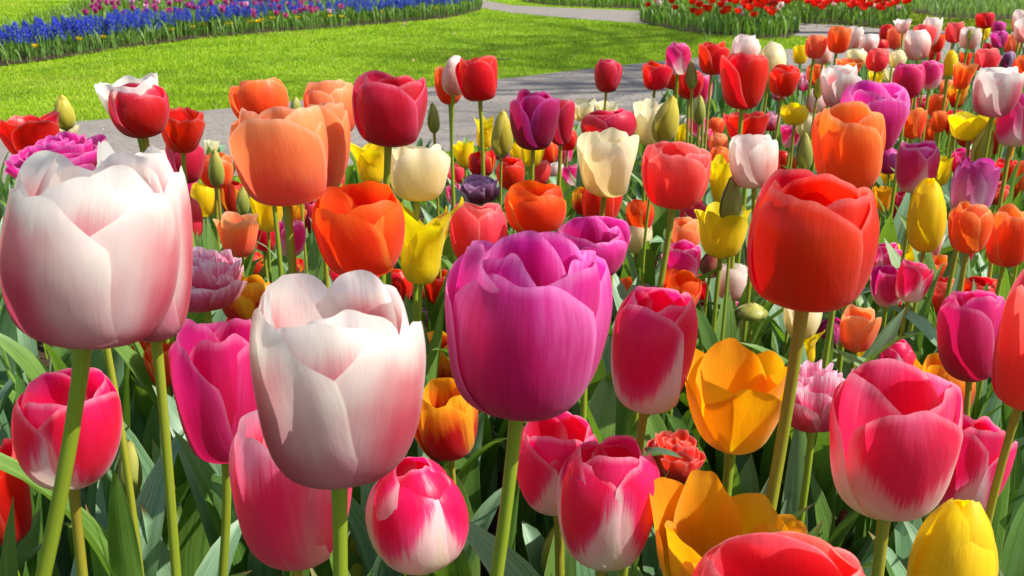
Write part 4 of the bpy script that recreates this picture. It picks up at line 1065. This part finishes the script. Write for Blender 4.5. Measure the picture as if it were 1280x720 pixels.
# --- the crowd at the top right
CROWD = [
 ('paleblush','cup',1130,37,1164,76,'pale pink tulip, biggest of the blush ones at the top right'),
 ('coral','cup',1139,30,1171,64,'rose coral tulip peeping behind the biggest blush one at top right'),
 ('paleblush','cup',1152,20,1179,58,'blush tulip standing highest behind the rose coral one'),
 ('orangeflame','barrel',1163,41,1182,66,'little orange red tulip right of the biggest blush one'),
 ('coral','tub',1181,27,1206,54,'coral red tulip between two blush ones before the far lawn'),
 ('paleblush','tub',1199,33,1228,62,'rounded blush tulip right of the coral red one before the far lawn'),
 ('red','tub',1219,15,1244,36,'highest red tulip at the top right, against the pale flowered bed'),
 ('yellow','barrel',1224,34,1238,50,'tiny yellow tulip right below the highest red one'),
 ('magenta','cup',1239,26,1258,44,'upper of two small magenta tulips near the top right'),
 ('magenta','tub',1238,38,1260,60,'lower of two small magenta tulips near the top right'),
 ('salmon','cup',1255,42,1276,70,'salmon orange tulip right of the two small magenta ones'),
 ('paleblush','cup',1264,11,1292,42,'upper blush tulip cut by the right edge at the top'),
 ('paleblush','cup',1267,21,1296,54,'lower blush tulip cut by the right edge at the top'),
 ('salmon','cup',1108,34,1131,62,'peach tulip left of the biggest blush one at top right'),
 ('red','cup',1099,30,1119,52,'red tulip peeping left of the peach one at top right'),
 ('paleblush','open',1116,23,1140,42,'whitish tulip just above the peach one at top right'),
 ('orange','tub',1034,32,1065,67,'tall orange tulip before the end of the side path'),
 ('salmon','cup',1006,43,1036,74,'salmon tulip left of the tall orange one'),
 ('paleblush','cup',1016,53,1041,81,'blush tulip between the salmon and tall orange ones'),
 ('paleblush','cup',1057,32,1080,64,'white pink tulip right of the tall orange one'),
 ('paleblush','cup',1074,42,1099,66,'blush tulip behind the red and coral ones at top right'),
 ('coral','cup',1082,60,1112,90,'coral orange tulip over the small yellow one'),
 ('red','cup',1087,49,1111,66,'red tulip crowning the coral orange one'),
 ('yellow','lily',1084,84,1108,112,'small yellow tulip under the coral orange one'),
 ('orange','open',1044,72,1082,96,'open orange tulip behind the grey white shaded one'),
 ('cream','cup',1058,60,1084,84,'cream tulip behind the open orange one'),
 ('orange','cup',1008,80,1032,108,'orange tulip beside the yellow green bud at the path'),
 ('doublepink','double',996,90,1014,114,'tiny double pink tulip left of the orange one at the path'),
 ('yellow','cup',975,128,1011,157,'yellow tulip right of the open red one'),
 ('cream','cup',995,139,1024,172,'cream tulip left of the large orange one'),
 ('doublepink','double',952,138,976,164,'tiny double pink tulip left of the yellow one'),
 ('orange','tub',1150,148,1176,178,'orange tulip left of the small red and yellow ones at right'),
 ('crimson','cup',1140,122,1162,148,'small crimson tulip behind the narrow orange one'),
 ('crimson','cup',1228,53,1242,66,'tiny crimson tulip just above the coral one at right'),
 ('red','barrel',1160,60,1176,82,'tiny red tulip above the bright pink pair'),
 ('cream','cup',1110,62,1134,86,'pale cream tulip above the bright pink pair'),
 ('fuchsia','cup',1176,212,1196,240,'tiny fuchsia tulip left of the purple and white one'),
 ('pinkwhite','cup',860,143,884,172,'tiny pink tulip low under the dark red one'),
 ('doublepink','double',964,108,984,126,'tiny pink white ruffled tulip under the red one beside the scarlet'),
 ('yellow','cup',1205,212,1226,236,'tiny yellow tulip hiding behind the purple and white one'),
 ('red','barrel',1240,150,1262,196,'narrow dark red tulip left of the deep pink and white one'),
 ('orange','cup',1262,196,1290,250,'orange tulip at the right edge between pink and orange neighbours'),
 ('red','cup',1196,150,1222,184,'red tulip under the spreading yellow one'),
 ('yellow','cup',556,330,600,380,'yellow tulip low between the pointed yellow and big magenta tulips'),
 ('magenta','cup',770,255,790,276,'tiny magenta tulip among leaves under the cream one'),
 ('paleblush','cup',596,168,612,184,'tiny pale tulip under the small yellow one'),
 ('crimson','cup',655,236,676,262,'small crimson tulip behind the smooth orange one'),
 ('crimson','barrel',376,250,400,292,'dark crimson tulip left of the orange red golden rimmed one'),
 ('coral','cup',300,196,324,226,'little red tulip behind the salmon one'),
 ('doublepink','double',1146,118,1166,136,'tiny violet pink ruffled tulip below the bright pink pair'),
 ('orangeflame','barrel',1136,200,1152,226,'tiny orange tulip behind the closed yellow one'),
 ('yellow','cup',1096,206,1124,240,'yellow tulip behind the pink and white one at right'),
 ('purple','cup',1240,36,1250,48,'tiny purple tulip near the top right corner'),
 ('hotwhite','barrel',872,160,892,188,'tiny rose tulip low before the grass strip'),
 ('yellow','cup',1150,470,1180,500,'tiny yellow tulip behind the large rose pink one'),
]
for v, f, a, b, c, d, l in CROWD[:-1]:
    T(v, f, a, b, c, d, l, rw=float(np.clip(.026 + (c - a) * .00062, .026, .05)), leaves=2)
# --- buds
B = lambda v, a, b, c, d, l, rw=.026, **k: T(v, 'bud', a, b, c, d, l, rw=rw, name='tulip_bud', cat='tulip bud', **k)
B('yellowbud', 67, 117, 95, 163, 'yellow green bud standing before the path at the left', .024)
B('bud', 534, 126, 550, 168, 'slender green bud left of the trio before the path', .016)
B('yellowbud', 614, 137, 641, 197, 'tall yellow green bud left of the deep purple tulip', .026)
B('yellowbud', 814, 118, 849, 180, 'plump slanting yellow green bud beside the fringed cream tulip', .032, tilt=(.22, 0))
B('bud', 857, 68, 872, 118, 'green bud like leaf spear behind the pink and white tulip', .018)
B('bud', 866, 118, 882, 156, 'pointed green bud under the dark red tulip', .018)
B('yellowbud', 1016, 88, 1030, 128, 'slim yellow green bud beside the grey white shaded tulip', .017)
B('bud', 899, 218, 928, 286, 'slim green bud on a long stem before the spreading yellow tulip', .026)
B('bud', 260, 183, 281, 236, 'tall green bud before the little orange tulip', .020)
B('bud', 295, 232, 312, 270, 'green bud under the salmon tulip', .018)
B('bud', 363, 120, 378, 150, 'small green bud between the orange and salmon tulips', .016)
B('bud', 143, 528, 178, 646, 'long green bud at lower left beside broad leaves', .026, lean=(.02, 0))
B('bud', 995, 165, 1016, 214, 'green bud left of the large orange tulip', .020)
B('yellowbud', 1213, 150, 1242, 210, 'yellow green bud behind the ruffled white pink tulip', .028, k=1.02)
B('redbud', 874, 310, 903, 348, 'reddish bud low under the spreading yellow tulip', .028)
B('bud', 918, 378, 960, 402, 'fat brownish green bud among leaves, left of the thick right stem', .036)
B('bud', 916, 396, 938, 436, 'pointed bud left of a pair above the open golden tulip', .022)
B('bud', 938, 394, 958, 440, 'pointed bud right of a pair above the open golden tulip', .022)
B('yellowbud', 676, 656, 706, 725, 'pale green bud at the bottom left of the hot pink flamed tulip', .024)
B('yellowbud', 427, 656, 466, 735, 'pale yellow green bud at the bottom left of a hot pink tulip', .03)
B('redbud', 1040, 636, 1066, 690, 'brown green bud behind the coral red tulip', .022)
B('yellowbud', 1208, 34, 1216, 50, 'tiny yellow green bud before the far lawn', .012)
B('bud', 1290, 150, 1305, 190, 'green bud just past the right picture edge', .014)
# --- smaller blooms filling the bed between the ones above
LAND = {'tall crimson rose tulip': (487, 136), 'big magenta tulip': (660, 407), 'round coral tulip': (845, 219), 'big scarlet tulip': (1016, 300), 'large orange tulip': (1061, 183),
  'fringed cream tulip': (760, 203), 'open golden tulip': (920, 495), 'closed yellow tulip': (1158, 269), 'purple and white tulip': (1219, 237), 'deep purple tulip': (668, 150),
  'frilly double pink tulip': (253, 350), 'large salmon orange tulip': (348, 195), 'orange red golden rimmed tulip': (447, 287), 'ruffled white pink tulip': (1247, 115),
  'round scarlet tulip': (930, 101), 'bright pink pair': (1148, 98), 'lilac magenta tulip': (1094, 145), 'slim green bud': (913, 252), 'grey white tulip': (1051, 108),
  'raspberry red tulip': (173, 138), 'ruffled cream tulip': (523, 216), 'spreading yellow tulip': (904, 288), 'smooth orange tulip': (669, 259), 'tall orange tulip': (1050, 50),
  'pink and white tulip above the closed yellow one': (1147, 209), 'hot pink and white tulip': (818, 437), 'fuchsia tulip on the right': (1214, 420), 'big white tulip': (422, 475)}
rf = np.random.default_rng(77)
CN = {'yellow': 'yellow', 'orange': 'orange', 'red': 'red', 'coral': 'coral', 'pinkwhite': 'pink and white', 'magenta': 'magenta', 'paleblush': 'pale pink', 'flame': 'red and yellow', 'crimson': 'crimson',
      'cream': 'cream', 'hotwhite': 'hot pink', 'gold': 'golden', 'orangeflame': 'orange red', 'salmon': 'salmon', 'goldflame': 'yellow and red'}
KEYS = ['yellow'] * 5 + ['orange'] * 3 + ['red'] * 3 + ['coral'] * 2 + ['pinkwhite'] * 3 + ['magenta', 'paleblush', 'paleblush', 'flame', 'crimson', 'cream', 'hotwhite', 'hotwhite', 'gold', 'orangeflame', 'orangeflame', 'salmon', 'goldflame']
USED = set(t[0] for t in TULIPS); boxes = [(t[1], t[2], t[3] * .5, t[4]) for t in TULIPS]
tries = filled = 0
while filled < 84 and tries < 30000:
    tries += 1
    dep = rf.uniform(.85, 2.7); hz = rf.uniform(.2, .46); px = rf.uniform(120, 1275)
    if px < 600 and rf.random() < .3: continue
    rr = ray(px, 200); xx_ = rr[0] * dep
    qx, qy, dq_ = project(np.array([[xx_, dep, hz]]))
    qx, qy = float(qx[0]), float(qy[0])
    if not (0 < qx < 1275 and 60 < qy < 470): continue
    if qy < 225 - .16 * qx and qx < 900: continue
    if (qx < 1000 and qy < 150) or (qx < 640 and qy < 185): continue
    if not inpoly(np.array([xx_]), np.array([dep]), BED_POLY)[0]: continue
    w_ = F * .042 / dq_[0] * rf.uniform(.85, 1.15)
    if any(abs(qx - bx) < (bw + w_ * .12) and abs(qy - by) < (bw + w_ * .18) for bx, by, bw, bd in boxes): continue
    v_ = KEYS[rf.integers(len(KEYS))]; f_ = ['cup', 'tub', 'goblet', 'open', 'lily'][rf.integers(5)] if v_ in ('yellow', 'gold') else ['cup', 'tub', 'barrel', 'goblet', 'egg'][rf.integers(5)]
    lab = None
    for nm, (lx, ly) in sorted(LAND.items(), key=lambda kv: (kv[1][0] - qx) ** 2 + (kv[1][1] - qy) ** 2)[:9]:
        an = math.degrees(math.atan2(-(qy - ly), qx - lx)) % 360
        dr = ['right of', 'up right from', 'above', 'up left from', 'left of', 'down left from', 'below', 'down right from'][int(((an + 22.5) % 360) // 45)]
        cand = f'small {CN[v_]} tulip {dr} the {nm}'
        if cand not in USED: lab = cand; break
    if not lab: continue
    USED.add(lab)
    T(v_, f_, qx - w_ / 2, qy - w_ * .58, qx + w_ / 2, qy + w_ * .58, lab, rw=.042, leaves=2, seed=1000 + filled)
    boxes.append((qx, qy, w_ * .5, dep)); filled += 1
print('filled', filled)
for w in WARN: print('WARN', w)
for t in TULIPS:
    if not inpoly(np.array([t[6][0]]), np.array([t[6][1]]), BED_POLY)[0]: print('OUT OF BED', t[0], np.round(t[5], 2))
labs = {}
for t in TULIPS: labs[t[0]] = labs.get(t[0], 0) + 1
print('tulips', len(TULIPS), 'dups', [k for k, v in labs.items() if v > 1])
